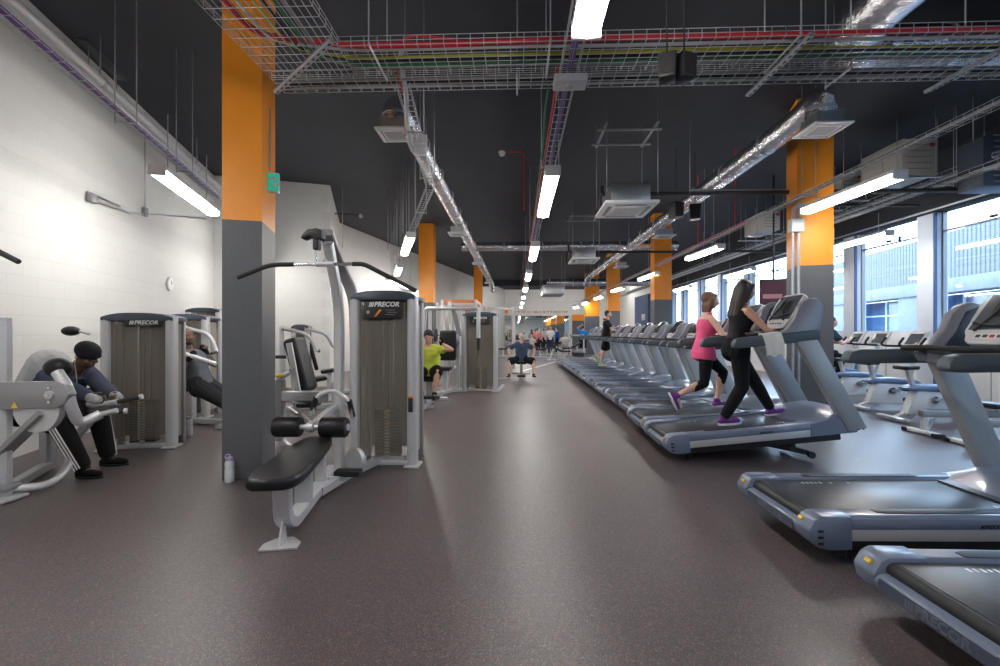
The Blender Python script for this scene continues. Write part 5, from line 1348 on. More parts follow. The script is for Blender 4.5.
def person(label, loc, rz, sex='m', H_=1.75, pelvis=(0, 0, .95), up0=0, up1=8, hands=((.3, .2, 1.1), (.3, -.2, 1.1)), feet=((.1, .1, .08), (-.1, -.1, .08)),
           head=(0, 0), skin=(.55, .33, .23), voxel=.008, top=None, bottom=None, shoes=None, hair=None, elbow=((-.3, .6, -1), (-.3, -.6, -1)), knee=((1, .15, 0), (1, -.15, 0)),
           toes=((1, .12, 0), (1, -.12, 0)), handdir=(None, None), curl=.7, gloves=None, capmat=None, width=1.0, turn=0, fat=1.0, lat=0, glove_sides=(0, 1), stripes=False):
    s = H_ / 1.75
    t = thing('person', label, 'person', loc, rz)
    pel = V3(pelvis); SEC = SEC_F if sex == 'f' else SEC_M
    def upv(deg): return V3((math.sin(R(deg)), math.sin(R(lat)), math.cos(R(deg)))).normalized()
    a0 = upv(up0); a1 = upv(up1); TL = .52 * s
    # spine by small steps from pelvis tilt to chest tilt
    N = 26; sp = [pel - a0 * .10 * s]; dirs = [a0]
    for i in range(N):
        f = i / (N - 1); d = a0.lerp(a1, min(1, max(0, (f - .15) / .5))).normalized(); sp.append(sp[-1] + d * (.62 * s / N)); dirs.append(d)
    def spine(z):
        f = (z + .10) / .62 * N; i = int(max(0, min(N - 1, f))); q = f - i
        return sp[i].lerp(sp[i + 1], q) if f < N else sp[N] + dirs[N] * (z - .52) * s, dirs[min(N, i + 1)]
    def axes(z):
        p, u = spine(z); lf = V3((0, 1, 0)); f0 = max(0, min(1, (z - .05) / .3)) * R(turn)
        lf = V3((-math.sin(f0), math.cos(f0), 0)); lf = (lf - u * lf.dot(u)).normalized(); fw = lf.cross(u).normalized(); return p, u, lf, fw
    def torso(mb, z0, z1, off=0.0, flare=0.0, n=28):
        zs = [z0 + (z1 - z0) * i / 22 for i in range(23)]; vs = []
        for z in zs:
            k = 0
            while k < len(SEC) - 2 and SEC[k + 1][0] < z: k += 1
            A, B = SEC[k], SEC[k + 1]; f = max(0, min(1, (z - A[0]) / (B[0] - A[0]))); f = f * f * (3 - 2 * f)
            w = (A[1] + (B[1] - A[1]) * f) * s * width * (fat if z < .3 else 1) + off; dp = (A[2] + (B[2] - A[2]) * f) * s * fat + off; fo = (A[3] + (B[3] - A[3]) * f) * s
            if flare and z < .0: w = max(w, .168 * s * width + off); dp = max(dp, .12 * s * fat + off)
            if flare and z < .25: w += flare * (.25 - z) / .35; dp += flare * (.25 - z) / .35
            p, u, lf, fw = axes(z)
            for j in range(n):
                th = 2 * PI * j / n; ex = .82
                c = math.copysign(abs(math.cos(th)) ** ex, math.cos(th)); q = math.copysign(abs(math.sin(th)) ** ex, math.sin(th))
                vs.append(p + fw * (c * dp + fo) + lf * (q * w))
        fs = []; m_ = len(zs)
        for i in range(m_ - 1):
            for j in range(n): fs.append((i * n + j, i * n + (j + 1) % n, (i + 1) * n + (j + 1) % n, (i + 1) * n + j))
        fs.append(tuple(range(n))[::-1]); fs.append(tuple((m_ - 1) * n + j for j in range(n)))
        mb.add(vs, fs, 'skin')
    pN, uN, lN, fN = axes(.50)
    pS, uS, lS, fS = axes(.435)
    shw = (.182 if sex == 'm' else .158) * s * width
    sh = [pS + lS * shw, pS - lS * shw]
    l1, l2 = .285 * s, .255 * s
    el, wr = [], []
    for k in range(2):
        e, w = ik(sh[k], V3(hands[k]), l1, l2, V3(elbow[k])); el.append(e); wr.append(w)
    p0, u0, lf0, fw0 = axes(0)
    hipv = [p0 + lf0 * .092 * s - u0 * .02 * s, p0 - lf0 * .092 * s - u0 * .02 * s]
    L1, L2 = .43 * s, .415 * s; kn, an = [], []
    for k in range(2):
        e, w = ik(hipv[k], V3(feet[k]), L1, L2, V3(knee[k])); kn.append(e); an.append(w)
    # head frame
    hp, hy = R(head[0]), R(head[1])
    hu = (uN * math.cos(hp) + fN * math.sin(hp)).normalized() if True else uN
    nb = pN; nk = nb + (uN * .6 + V3((0, 0, .4))).normalized() * .06 * s + fN * .012 * s
    ctr = uN * 0 + V3((math.sin(hp), 0, math.cos(hp)))
    ca, sa = math.cos(hy), math.sin(hy)
    F0 = V3((math.cos(hp), 0, -math.sin(hp))); hu = V3((math.sin(hp), 0, math.cos(hp)))
    rotm = Matrix.Rotation(hy, 3, V3((0, 0, 1))); hf = rotm @ F0; hup = rotm @ hu; hl = hup.cross(hf).normalized()
    hb = nk + uN * .03 * s; HC = hb + hup * .105 * s + hf * .015 * s
    def hpnt(f, l, u): return HC + (hf * f + hl * l + hup * u) * s
    hrot = Matrix((hf, hl, hup)).transposed()
    fem = sex == 'f'
    body = MB(); torso(body, -.09, .515)
    chain(body, [pN - uN * .03 * s, nk, hpnt(-.02, 0, -.06)], [.058 * s, .050 * s if fem else .058 * s, .052 * s])
    body.ball(hpnt(-.012, 0, .03), (.098 * s, .076 * s, .092 * s), 'skin', 24, 16, hrot)
    body.ball(hpnt(.020, 0, -.028), (.068 * s, .058 * s, .082 * s), 'skin', 20, 14, hrot)
    body.ball(hpnt(.050, 0, -.082), (.026 * s, .026 * s, .020 * s), 'skin', 12, 8, hrot)
    chain(body, [hpnt(.085, 0, .022), hpnt(.106, 0, -.022)], [.009 * s, .0145 * s], 8)
    body.ball(hpnt(.092, 0, -.03), (.014 * s, .019 * s, .010 * s), 'skin', 10, 8, hrot)
    body.ball(hpnt(.082, 0, -.058), (.012 * s, .024 * s, .010 * s), 'skin', 10, 8, hrot)
    for q in (-1, 1):
        body.ball(hpnt(.066, q * .034, -.012), (.022 * s, .022 * s, .018 * s), 'skin', 10, 8, hrot)
        body.ball(hpnt(.070, q * .030, .040), (.016 * s, .030 * s, .010 * s), 'skin', 10, 8, hrot)
        body.ball(hpnt(-.004, q * .077, -.002), (.018 * s, .009 * s, .030 * s), 'skin', 10, 8, hrot)
    k_ = .86 if fem else 1.0
    for k in range(2):
        sg = 1 if k == 0 else -1
        chain(body, [pS + lS * sg * .08 * s + uS * .03 * s, sh[k], sh[k].lerp(el[k], .4), el[k]], [.062 * s * k_, .056 * s * k_, .050 * s * k_, .037 * s * k_])
        fa = el[k].lerp(wr[k], .3); chain(body, [el[k], fa, wr[k]], [.038 * s * k_, .040 * s * k_, .0255 * s * k_])
        tm_ = hipv[k].lerp(kn[k], .35)
        chain(body, [hipv[k] + u0 * .02 * s, tm_, kn[k]], [.092 * s, .080 * s, .053 * s])
        cv = kn[k].lerp(an[k], .3) ; ud = (an[k] - kn[k]).normalized(); bk_ = (V3((-1, 0, 0)) - ud * V3((-1, 0, 0)).dot(ud)); bk_ = bk_.normalized() if bk_.length > .1 else V3((0, 0, 0))
        cv = cv + bk_ * .014 * s
        chain(body, [kn[k], cv, an[k]], [.050 * s, .055 * s, .034 * s])
        td = V3(toes[k]).normalized()
        chain(body, [an[k] + V3((0, 0, -.02 * s)) , an[k] + td * .12 * s + V3((0, 0, -.045 * s))], [.034 * s, .025 * s])
        # hand: palm, four fingers and a thumb
        hd_ = V3(handdir[k]).normalized() if handdir[k] else (wr[k] - el[k]).normalized()
        side = (V3((0, 0, 1)) - hd_ * hd_.z); side = side.normalized() if side.length > .2 else V3((1, 0, 0))
        pn = hd_.cross(side).normalized() * sg * 1.0      # palm normal, towards the body's middle
        if pn.dot(V3((0, -sg, 0))) < 0: pn = -pn
        w0 = wr[k]; kn0 = w0 + hd_ * .085 * s
        for j in range(4):
            off = side * (.028 - .0185 * j) * s
            chain(body, [w0 + off * .5, kn0 + off], [.016 * s, .0125 * s], 8)
            ln = (.040, .045, .042, .033)[j] * s; a_ = curl * .9; b_ = curl * 1.9
            q1 = kn0 + off + (hd_ * math.cos(a_) + pn * math.sin(a_)) * ln; q2 = q1 + (hd_ * math.cos(b_) + pn * math.sin(b_)) * ln * .8
            chain(body, [kn0 + off, q1, q2], [.0098 * s, .0088 * s, .0075 * s], 8)
        th0 = w0 + hd_ * .025 * s + side * .02 * s; th1 = th0 + (side * .8 + hd_ * .6 + pn * .5).normalized() * .042 * s; th2 = th1 + (hd_ * .9 + pn * .5).normalized() * .03 * s
        chain(body, [th0, th1, th2], [.0135 * s, .0105 * s, .0085 * s], 8)
    me = remesh(body, voxel)
    sk = pm('skin_tone', skin, .48, var=.04, scale=18); lip = pm('lips', tuple(c * f for c, f in zip(skin, (.85, .55, .55))), .4)
    ew = pm('eye_white', (.75, .73, .70), .3); ed = M['dark']
    hm = hair[1] if hair else None
    def pick(c):
        for q in (-1, 1):
            if (c - hpnt(.083, q * .032, .010)).length < .0075 * s: return 2
        d = c - hpnt(.095, 0, -.058)
        if abs(d.dot(hl)) < .022 * s and abs(d.dot(hup)) < .007 * s and abs(d.dot(hf)) < .03 * s: return 1
        return 0
    finish(me, 'body', t, [sk, lip, ed], pick if voxel < .012 else None)
    def limb_shell(mb, P0, P1, r0, r1, frac, off):
        pass
    # ---- clothes
    if bottom:
        mat, fr, off = bottom
        m = MB(); torso(m, -.099, .115 if fem else .12, off * .7 + .003)
        for k in range(2):
            A_, B_, C_ = hipv[k], kn[k], an[k]
            cap(m, A_ + u0 * .05 * s, A_ - u0 * .03 * s, .096 * s + off, .104 * s + off)
            r = [.094 * s + off, .082 * s + off, .056 * s + off * (1.3 if fr < .6 or off > .012 else 1)]
            if fr <= .5:
                e = A_.lerp(B_, fr * 2); chain(m, [A_ + u0 * .02 * s, A_.lerp(B_, fr), e], [r[0], r[1], r[1] * .92 + off])
            else:
                g = (fr - .5) * 2; e = B_.lerp(C_, g); rr = (.058 - .020 * g) * s + off * 1.2
                chain(m, [A_ + u0 * .02 * s, A_.lerp(B_, .4), B_, B_.lerp(C_, g * .4), e], [r[0], r[1], r[2], .058 * s + off, rr])
        tr_o = finish(remesh(m, max(voxel, .008), 4), 'trousers' if fr > .6 else 'shorts', t, [mat])
        if stripes:
            for k in range(2):
                m = MB(); sg = 1 if k == 0 else -1; A_, B_, C_ = hipv[k], kn[k], an[k]
                for j in (-1, 0, 1):
                    pts = []
                    for q in range(17):
                        f = q / 16; 
                        if f < .5: g = f * 2; c = A_.lerp(B_, g); ax = (B_ - A_).normalized(); rr = (.082 + (.056 - .082) * g) * s + off + .012
                        else: g = (f - .5) * 2; c = B_.lerp(C_, g); ax = (C_ - B_).normalized(); rr = (.058 - .020 * g) * s + off * 1.3 + .004
                        sd_ = V3((0, sg, .25)); sd_ = (sd_ - ax * sd_.dot(ax)).normalized(); fw_ = ax.cross(sd_)
                        pts.append(c + sd_ * rr * .97 + fw_ * j * .024)
                    m.tube(pts, .0065, 'whitepaint', 6)
                m.build('side_stripes', tr_o)
    if top:
        mat, hem, slv, off, coll = top      # hem z, sleeve fraction of the whole arm (0 none), offset, collar z
        m = MB(); torso(m, hem, coll, off, .006 if hem < .05 else 0)
        if hem < -.08:
            for k in range(2): cap(m, hipv[k] + u0 * .10 * s, hipv[k] - u0 * .035 * s, .085 * s + off, .094 * s + off)
        for k in range(2):
            sg = 1 if k == 0 else -1
            if slv > 0:
                A_, B_, C_ = sh[k], el[k], wr[k]; inn = pS + lS * sg * .08 * s + uS * .025 * s
                if slv <= .5: chain(m, [inn, A_, A_.lerp(B_, slv * 2)], [.062 * s + off, .058 * s * k_ + off, .052 * s * k_ + off * 1.8])
                else:
                    g = (slv - .5) * 2; chain(m, [inn, A_, B_, B_.lerp(C_, g * .5), B_.lerp(C_, g)], [.062 * s + off, .058 * s + off, .044 * s + off, .042 * s + off, .032 * s + off])
            else:
                inn = pS + lS * sg * .085 * s; chain(m, [inn - uS * .04 * s, inn + uS * .062 * s * (1 if not fem else .95)], [.055 * s, .024 * s + off])
        finish(remesh(m, max(voxel, .008), 3), 'vest' if slv == 0 else 'shirt', t, [mat])
    if shoes:
        for k in range(2):
            td = V3(toes[k]).normalized(); m = MB(); sdv = V3((0, 0, 1)).cross(td).normalized(); upf = td.cross(sdv).normalized()
            b0 = an[k] - upf * .045 * s
            chain(m, [b0 - td * .035 * s, b0 + td * .05 * s, b0 + td * .15 * s], [.038 * s, .040 * s, .030 * s])
            chain(m, [an[k] + upf * .01 * s, b0 + td * .02 * s], [.044 * s, .040 * s])
            so = finish(remesh(m, max(voxel, .007), 2), 'shoe', t, [shoes[0]])
            m = MB(); pl_ = []
            for q in range(24):
                th = 2 * PI * q / 24; c_ = math.cos(th); pl_.append((.055 * s + c_ * .135 * s, math.sin(th) * (.046 - .006 * math.cos(2 * th)) * s))
            mt_ = LM(b0 - upf * .028 * s, td, sdv)
            zz = 1 if mt_.col[2].xyz.dot(upf) > 0 else -1
            m.add([mt_ @ V3((a, b, z)) for z in (-.014 * s, .008 * s) for a, b in pl_], [tuple(range(24))[::-1], tuple(range(24, 48))] + [(i, (i + 1) % 24, 24 + (i + 1) % 24, 24 + i) for i in range(24)], shoes[1])
            m.build('sole', so)
    if gloves:
        m = MB()
        for k in glove_sides:
            hd_ = V3(handdir[k]).normalized() if handdir[k] else (wr[k] - el[k]).normalized()
            m = MB(); w0 = wr[k] - hd_ * .02; chain(m, [w0, w0 + hd_ * .05, w0 + hd_ * .115], [.036, .043, .040]); finish(remesh(m, max(voxel, .007), 2), 'glove', t, [gloves])
    if hair:
        style, hmat = hair; m = MB()
        if style == 'long':
            m.ball(hpnt(-.030, 0, .045), (.100 * s, .086 * s, .092 * s), 'skin', 22, 16, hrot)
            for q in (-1, 0, 1):
                a_ = hpnt(-.07, q * .045, .02); b_ = a_ - V3((.045, 0, .15)) * s; c_ = b_ - V3((.05, -q * .01, .17)) * s; 
                chain(m, [a_, b_, c_, c_ - V3((0, 0, .05))], [.058 * s, .055 * s, .038 * s, .012 * s])
            for q in (-1, 1): chain(m, [hpnt(.03, q * .06, .07), hpnt(-.02, q * .078, -.03), hpnt(-.05, q * .065, -.14)], [.026 * s, .024 * s, .018 * s])
        elif style == 'bob':
            m.ball(hpnt(-.028, 0, .045), (.104 * s, .092 * s, .092 * s), 'skin', 22, 16, hrot)
            for q in (-1, -.5, 0, .5, 1):
                a_ = hpnt(-.06 + .05 * abs(q), q * .070, .02); chain(m, [a_, hpnt(-.075 + .05 * abs(q), q * .075, -.07), hpnt(-.085 + .05 * abs(q), q * .07, -.135)], [.042 * s, .044 * s, .026 * s])
            chain(m, [hpnt(.045, -.035, .078), hpnt(.045, .035, .078)], [.030 * s, .030 * s])
        elif style == 'curly':
            for q in range(46):
                random.seed(q * 3); th = random.uniform(0, 2 * PI); ph = random.uniform(-.1, 1) * PI / 2; v = V3((math.cos(th) * math.cos(ph), math.sin(th) * math.cos(ph), math.sin(ph)))
                if v.x > .45 and v.z < .45: continue
                m.ball(hpnt(-.018 + v.x * .092, v.y * .078, .04 + v.z * .085), .024 * s, 'skin', 8, 6)
            m.ball(hpnt(-.024, 0, .05), (.096 * s, .084 * s, .086 * s), 'skin', 20, 14, hrot)
        elif style == 'bald':
            m.ball(hpnt(-.035, 0, .005), (.080 * s, .079 * s, .038 * s), 'skin', 18, 12, hrot)
        else:
            m.ball(hpnt(-.026, 0, .048), (.094 * s, .081 * s, .084 * s), 'skin', 22, 16, hrot)
            m.ball(hpnt(-.055, 0, -.005), (.058 * s, .068 * s, .065 * s), 'skin', 16, 12, hrot)
            if style == 'beard': m.ball(hpnt(.038, 0, -.078), (.046 * s, .046 * s, .034 * s), 'skin', 14, 10, hrot); 
        finish(remesh(m, max(voxel, .007), 2), 'hair', t, [hmat])
    if capmat:
        m = MB(); m.ball(hpnt(-.018, 0, .048), (.108 * s, .092 * s, .082 * s), 'skin', 24, 16, hrot)
        chain(m, [hpnt(-.10, 0, .03), hpnt(-.15, 0, .0)], [.03 * s, .010 * s]); chain(m, [hpnt(.06, -.05, .042), hpnt(.085, 0, .040), hpnt(.06, .05, .042)], [.020, .020, .020])
        finish(remesh(m, .007, 3), 'cap', t, [capmat])
    INFO = dict(root=t, hpnt=hpnt, el=el, wr=wr, kn=kn, an=an, pS=pS)
    return INFO
def cloth(n, c, r=.85): return pm(n, c, r, var=.10, scale=9, bump=.35, spec=.15)
blk = cloth('black_cotton', (.012, .012, .014)); blk2 = cloth('black_jersey', (.010, .010, .012), .6); pink = cloth('pink_jersey', (.85, .12, .28), .65)
brown = pm('dark_brown_hair', (.022, .010, .008), .38, bump=.5, scale=60, stretch=(9, 9, 1)); fair = pm('light_brown_hair', (.16, .075, .035), .45, bump=.5, scale=60, stretch=(9, 9, 1)); bhair = pm('black_hair', (.010, .008, .007), .5, bump=.4, scale=120)
purp = pm('purple_shoe', (.16, .02, .24), .5); solew = M['white']
def face_x(px, Y): return Q(px, 333, Y).x
# --- the woman in black on the third treadmill, facing the windows (+x)
d0 = on_tread(2, .82, 0); Y3 = TC[2]
def deck(i, X): a = R(TILT.get(i, 0)); t0 = treads[i].location; return ((X - t0.x) + .262 * math.sin(a)) * math.tan(a) + .262 / 1 * math.cos(a) + .0
wx = face_x(736, Y3)
ax1 = face_x(724, Y3 - .1); ax2 = face_x(770, Y3 + .1)
person('long-haired woman in a black vest and black trousers, walking on a treadmill', (wx, Y3, 0), 0, 'f', 1.60,
       pelvis=(0, 0, 1.155), up0=6, up1=10, hands=((.43, .17, 1.26), (.42, -.20, 1.275)), feet=((ax2 - wx, .09, deck(2, ax2) + .085), (ax1 - wx, -.10, deck(2, ax1) + .080)),
       toes=((1, .05, .12), (1, -.05, .08)), head=(6, 14), skin=(.60, .34, .24), voxel=.0075, top=(blk2, .0, 0, .006, .44), bottom=(blk, .96, .014), shoes=(purp, solew), hair=('long', brown),
       elbow=((-.6, .5, -.6), (-.5, -.7, -.6)), knee=((1, .1, 0), (1, -.05, 0)), curl=1.1)
Y4 = TC[3]; wx = face_x(704, Y4); ra = face_x(676.5, Y4 - .1); fa = face_x(717, Y4 + .08)
pk_ = person('brown-haired woman in a bright pink vest and cropped leggings on a treadmill', (wx, Y4, 0), 0, 'f', 1.63,
       pelvis=(0, 0, 1.09), up0=4, up1=6, hands=((.40, .16, 1.27), (.34, -.22, 1.30)), feet=((fa - wx, .08, deck(3, fa) + .085), (ra - wx, -.10, .515)),
       toes=((1, .05, .07), (.42, -.05, -.9)), head=(4, -4), skin=(.68, .42, .32), voxel=.0075, top=(pink, -.12, 0, .017, .43), bottom=(blk, .66, .006), shoes=(purp, solew), hair=('bob', fair),
       elbow=((-.6, .5, -.6), (-.5, -.7, -.6)), knee=((1, .1, 0), (1, 0, -.3)), curl=1.1)
# --- running man
Yr = TC[11]; wx = face_x(606, Yr)
person('bearded man in a black T-shirt and shorts running on a far treadmill', (wx, Yr, 0), 0, 'm', 1.76,
       pelvis=(0, 0, 1.22), up0=3, up1=5, hands=((.42, .15, 1.38), (.38, -.24, 1.40)), feet=((face_x(598, Yr) - wx - .06, .08, .58), (face_x(600, Yr) - wx, -.09, .36)),
       toes=((.6, 0, -.7), (1, 0, 0)), head=(0, -10), skin=(.62, .38, .28), voxel=.011, top=(blk2, -.08, .22, .014, .48), bottom=(blk, .40, .022), shoes=(pm('lime_shoe', (.45, .55, .15), .5), solew), hair=('beard', bhair), curl=1.1)
m = MB(); m.tube(fillet([(.12, -.13, 1.45), (.04, -.14, 1.72), (-.07, -.07, 1.77), (-.07, .07, 1.77), (.04, .14, 1.72), (.12, .13, 1.45)], .05), .028, pm('red_towelling', (.5, .05, .05), .9), 8)
o = m.build('towel'); o.location = (wx, Yr, 0); tag(o, 'red towel round the neck of the running man in black', 'towel')
# --- man with the black cap leaning forward in the curl machine
yc = 4.12; hx = face_x(34, yc)
navy = cloth('navy_fleece', (.055, .065, .10)); grey = cloth('grey_cotton', (.13, .14, .16)); ltg = cloth('pale_grey_fleece', (.45, .46, .48))
gl = pm('grey_glove', (.35, .36, .38), .7, var=.3, scale=40)
k1 = Q(84, 430, 3.95); f1 = Q(89, 486, 3.98); f2 = Q(110, 474, 4.35)
h1 = Q(118, 411, 3.72); h2 = Q(132, 404, 4.0)
def loc_(p, o): return (p.x - o[0], p.y - o[1], p.z)
o_ = (hx, yc)
pc = person('man in a black cap and hoodie with white earphones, leaning forward', (hx, yc, 0), 0, 'm', 1.84,
       pelvis=(0, 0, .62), up0=38, up1=55, hands=(loc_(h2 + V3((-.09, 0, .02)), o_), loc_(h1 + V3((-.06, 0, .03)), o_)), feet=(loc_(V3((f2.x - .02, f2.y, .085)), o_), loc_(V3((f1.x - .05, f1.y, .085)), o_)),
       toes=((1, .1, 0), (1, -.1, 0)), head=(34, -14), skin=(.10, .052, .034), voxel=.0075, top=(navy, .04, .93, .022, .50), bottom=(blk, .95, .022), shoes=(blk2, M['dark']), capmat=blk2, gloves=gl,
       elbow=((-.2, .3, -1), (-.2, -.3, -1)), knee=((.6, .3, 1), (.6, -.2, 1)), curl=1.2, stripes=True)
m = MB(); q = pc['hpnt']; m.tube(fillet([q(.01, -.088, -.005), q(.02, -.085, -.06), q(.03, -.05, -.15), q(.06, -.02, -.26), q(.02, .0, -.36)], .03), .0035, 'whitepaint', 6)
m.ball(q(.004, -.088, .0), .009, 'whitepaint', 8, 6); m.build('earphone', pc['root'])
m = MB(); a_ = pc['pS']; chain(m, [a_ + V3((-.10, .10, .05)), a_ + V3((-.15, 0, .04)), a_ + V3((-.10, -.10, .05))], [.06, .07, .06]); finish(remesh(m, .008), 'hood', pc['root'], [cloth('hood_blue', (.07, .08, .14))])
m = MB(); chain(m, [V3((.05, -.02, .80)), V3((.17, -.02, 1.0))], [.165, .17]); finish(remesh(m, .01), 'hoodie_back_panel', pc['root'], [ltg])
# --- man in the grey T-shirt leaning back, facing right
Yg = 6.15; px_ = Q(202, 392, Yg); o_ = (px_.x, Yg)
person('bearded man in a grey T-shirt leaning back in a machine, black gloves on the bars', (px_.x, Yg, 0), 0, 'm', 1.76,
       pelvis=(0, 0, .60), up0=-22, up1=-24, hands=(loc_(Q(206, 352, Yg + .25), o_), loc_(Q(189, 359, Yg - .22), o_)), feet=((.80, .14, .10), (.80, -.14, .10)),
       head=(-2, -28), skin=(.16, .085, .055), voxel=.009, top=(grey, -.02, .26, .016, .49), bottom=(cloth('charcoal_trousers', (.03, .032, .036)), .95, .022), shoes=(blk2, M['dark']), hair=('beard', bhair), gloves=blk2,
       elbow=((0, .5, -1), (-.1, -.5, -1)), knee=((.3, .2, 1), (.3, -.2, 1)), curl=1.3)
m = MB()
for dy in (-.22, .25): m.tube([Q(176, 351, Yg + dy) - V3((px_.x, Yg, 0)), Q(216, 364, Yg + dy) - V3((px_.x, Yg, 0))], .03, 'silver', 10)
o = m.build('press_bars'); o.location = (px_.x, Yg, 0); tag(o, 'pair of silver press bars held by the man in the grey T-shirt', 'exercise machine')
# --- man in the yellow vest, facing the camera
o_ = (yb.x + .0, YY)
yel = cloth('lime_jersey', (.58, .66, .08), .65)
person('curly haired man in a lime yellow vest and black shorts, seated with hands raised', (yb.x, YY, 0), -PI / 2, 'm', 1.72,
       pelvis=(0, 0, .60), up0=4, up1=12, hands=((.10, .24, 1.13), (.10, -.26, 1.10)), feet=((.44, .17, .25), (.40, -.06, .26)),
       head=(34, 8), skin=(.62, .35, .24), voxel=.009, top=(yel, -.06, .12, .018, .48), bottom=(blk, .42, .022), shoes=(blk2, M['dark']), hair=('curly', bhair), gloves=blk2,
       elbow=((.1, .35, -1), (.1, -.35, -1)), knee=((1, .35, .5), (1, -.2, .5)), curl=1.4, fat=1.12, width=1.08, handdir=((.1, -.1, 1), (.1, .1, 1)))
# --- bald man in the dark blue shirt
bl2 = cloth('slate_blue_jersey', (.055, .085, .14))
person('bald man in a slate blue T-shirt and black shorts, seated astride a bench', (bm_.x, bm_.y + .42, 0), -PI / 2, 'm', 1.68,
       pelvis=(0, 0, .54), up0=2, up1=4, hands=((.12, .36, .66), (.12, -.36, .66)), feet=((.33, .36, .085), (.36, -.37, .085)),
       toes=((1, .3, 0), (1, -.3, 0)), head=(5, 0), skin=(.66, .42, .33), voxel=.010, top=(bl2, -.06, .24, .018, .49), bottom=(blk, .40, .024), shoes=(blk2, solew), hair=('bald', pm('grey_stubble', (.30, .24, .20), .8)),
       elbow=((-.5, 1, -.4), (-.5, -1, -.4)), knee=((1, .9, .4), (1, -.9, .4)), curl=1.0, fat=1.08)
m_ = P(500, 300, 1)
# --- the far group
def simple(px, Y, rz, label, topc, botc, H_=1.75, z0=0, sit=False, skin=(.55, .35, .26), hairm=bhair, bfr=.95, hands=((.12, .26, .82), (.10, -.26, .84)), sex='m', shoes=None, slv=.25, arms_el=((-.5, .5, -.5), (-.5, -.5, -.5))):
    x = face_x(px, Y)
    if sit: pv = (0, 0, z0 + .57); ft = ((.40, .14, z0 + .085), (.40, -.14, z0 + .085)); kn_ = ((1, .2, .5), (1, -.2, .5))
    else: pv = (0, 0, z0 + .93 * H_ / 1.75); ft = ((.04, .11, z0 + .085), (-.02, -.11, z0 + .085)); kn_ = ((1, .1, 0), (1, -.1, 0))
    return person(label, (x, Y, 0), R(rz), sex, H_, pelvis=pv, up0=2, up1=4, hands=tuple((h[0], h[1], h[2] + z0) for h in hands), feet=ft, knee=kn_, elbow=arms_el, head=(0, 0), skin=skin, voxel=.016, top=(cloth('shirt_cloth', topc), -.06, slv, .016, .49), bottom=(cloth('trouser_cloth', botc), bfr, .022), shoes=shoes or (blk2, solew), hair=('short', hairm), curl=1.0)
simple(550.5, 29, -100, 'man in a white T-shirt and navy trousers standing before the mirror', (.75, .75, .74), (.02, .035, .11), 1.80)
simple(557.5, 30.5, 160, 'man in a bright blue jacket and black trousers beside the man in white', (.02, .12, .50), (.012, .013, .02), 1.74, slv=.92)
simple(545.5, 31, -80, 'person in a pale grey shirt standing just behind the man in white', (.55, .52, .50), (.02, .02, .025), 1.74)
simple(541, 33, -110, 'person in a pink top, closer to the man in white, by the mirror', (.65, .22, .24), (.02, .02, .03), 1.64, sex='f')
simple(535.5, 33.5, -60, 'person in a pink top, farther from the man in white, by the mirror', (.68, .25, .26), (.02, .02, .03), 1.64, sex='f')
simple(565, 27, -90, 'person in pale clothes seated low near the far end of the treadmills', (.60, .58, .55), (.35, .34, .34), 1.70, sit=True)
simple(583, 26.2, 85, 'man in a bright blue T-shirt seen from behind at the row end', (.01, .22, .62), (.01, .01, .012), 1.74, z0=.03, bfr=.55, hands=((.05, .10, 1.72), (.30, -.25, 1.15)), arms_el=((.2, 1, .2), (-.4, -.6, -.6)))
simple(532, 25.5, 200, 'person in a white T-shirt lying low on a bench behind the bald man', (.70, .70, .68), (.5, .3, .25), 1.70, sit=True, bfr=.4)
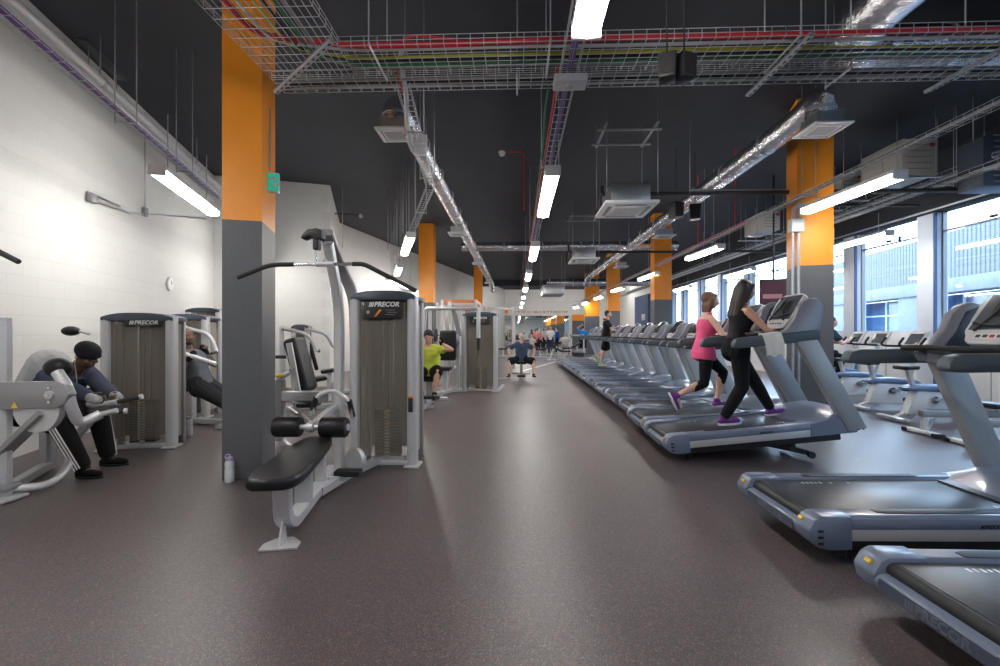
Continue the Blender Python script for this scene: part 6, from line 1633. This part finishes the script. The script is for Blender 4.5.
# person on the bike by the column
cy3 = spots[3][0]
person('cyclist in a dark top on the fourth exercise bike, mostly hidden by the orange column', (cy3[0] + .22, cy3[1], 0), R(-3), 'm', 1.72, pelvis=(0, 0, .94), up0=18, up1=30, hands=((.52, .19, 1.17), (.52, -.19, 1.17)), feet=((.40, .13, .46), (.30, -.13, .38)),
       head=(5, 0), skin=(.66, .42, .34), voxel=.011, top=(cloth('teal_dark_top', (.03, .06, .10)), -.06, .25, .016, .49), bottom=(blk, .95, .014), shoes=(blk2, solew), hair=('short', bhair), knee=((1, .1, .4), (1, -.1, .4)), curl=1.3)
# ================================================================ CAMERA, SKY
cam = bpy.data.cameras.new('camera'); co = bpy.data.objects.new('camera', cam); COL.objects.link(co)
cam.sensor_width = 36; cam.lens = 36 * FPX / 1000; cam.clip_start = .05; cam.clip_end = 500
co.location = (0, 0, CAM_H); co.rotation_euler = (PI / 2, 0, YAW); SC.camera = co
w = bpy.data.worlds.new('sky'); SC.world = w; w.use_nodes = True
nt = w.node_tree; bg = nt.nodes['Background']
tc = nt.nodes.new('ShaderNodeTexCoord'); sp = nt.nodes.new('ShaderNodeSeparateXYZ'); nt.links.new(tc.outputs['Generated'], sp.inputs['Vector'])
cr = nt.nodes.new('ShaderNodeValToRGB'); nt.links.new(sp.outputs['Z'], cr.inputs['Fac'])
cr.color_ramp.elements[0].color = (.72, .86, 1.0, 1); cr.color_ramp.elements[1].color = (.46, .68, 1.0, 1)
nt.links.new(cr.outputs['Color'], bg.inputs['Color']); bg.inputs['Strength'].default_value = SKY
pl = bpy.data.lights.new('window_daylight', 'AREA'); pl.shape = 'RECTANGLE'; pl.size = 29; pl.size_y = 2.5; pl.cycles.is_portal = True
po = bpy.data.objects.new('window_daylight', pl); COL.objects.link(po); po.location = (XR + .3, 10.3, 2.55); po.rotation_euler = (PI / 2, 0, PI / 2)
SC.view_settings.view_transform = 'Standard'; SC.view_settings.look = 'None'; SC.view_settings.gamma = 1
SC.view_settings.use_curve_mapping = False; SC.view_settings.exposure = EXPO
SC.cycles.max_bounces = 6; SC.cycles.diffuse_bounces = 4; SC.cycles.glossy_bounces = 3; SC.cycles.transparent_max_bounces = 12; SC.cycles.sample_clamp_indirect = 6
SC.cycles.caustics_reflective = False; SC.cycles.caustics_refractive = False
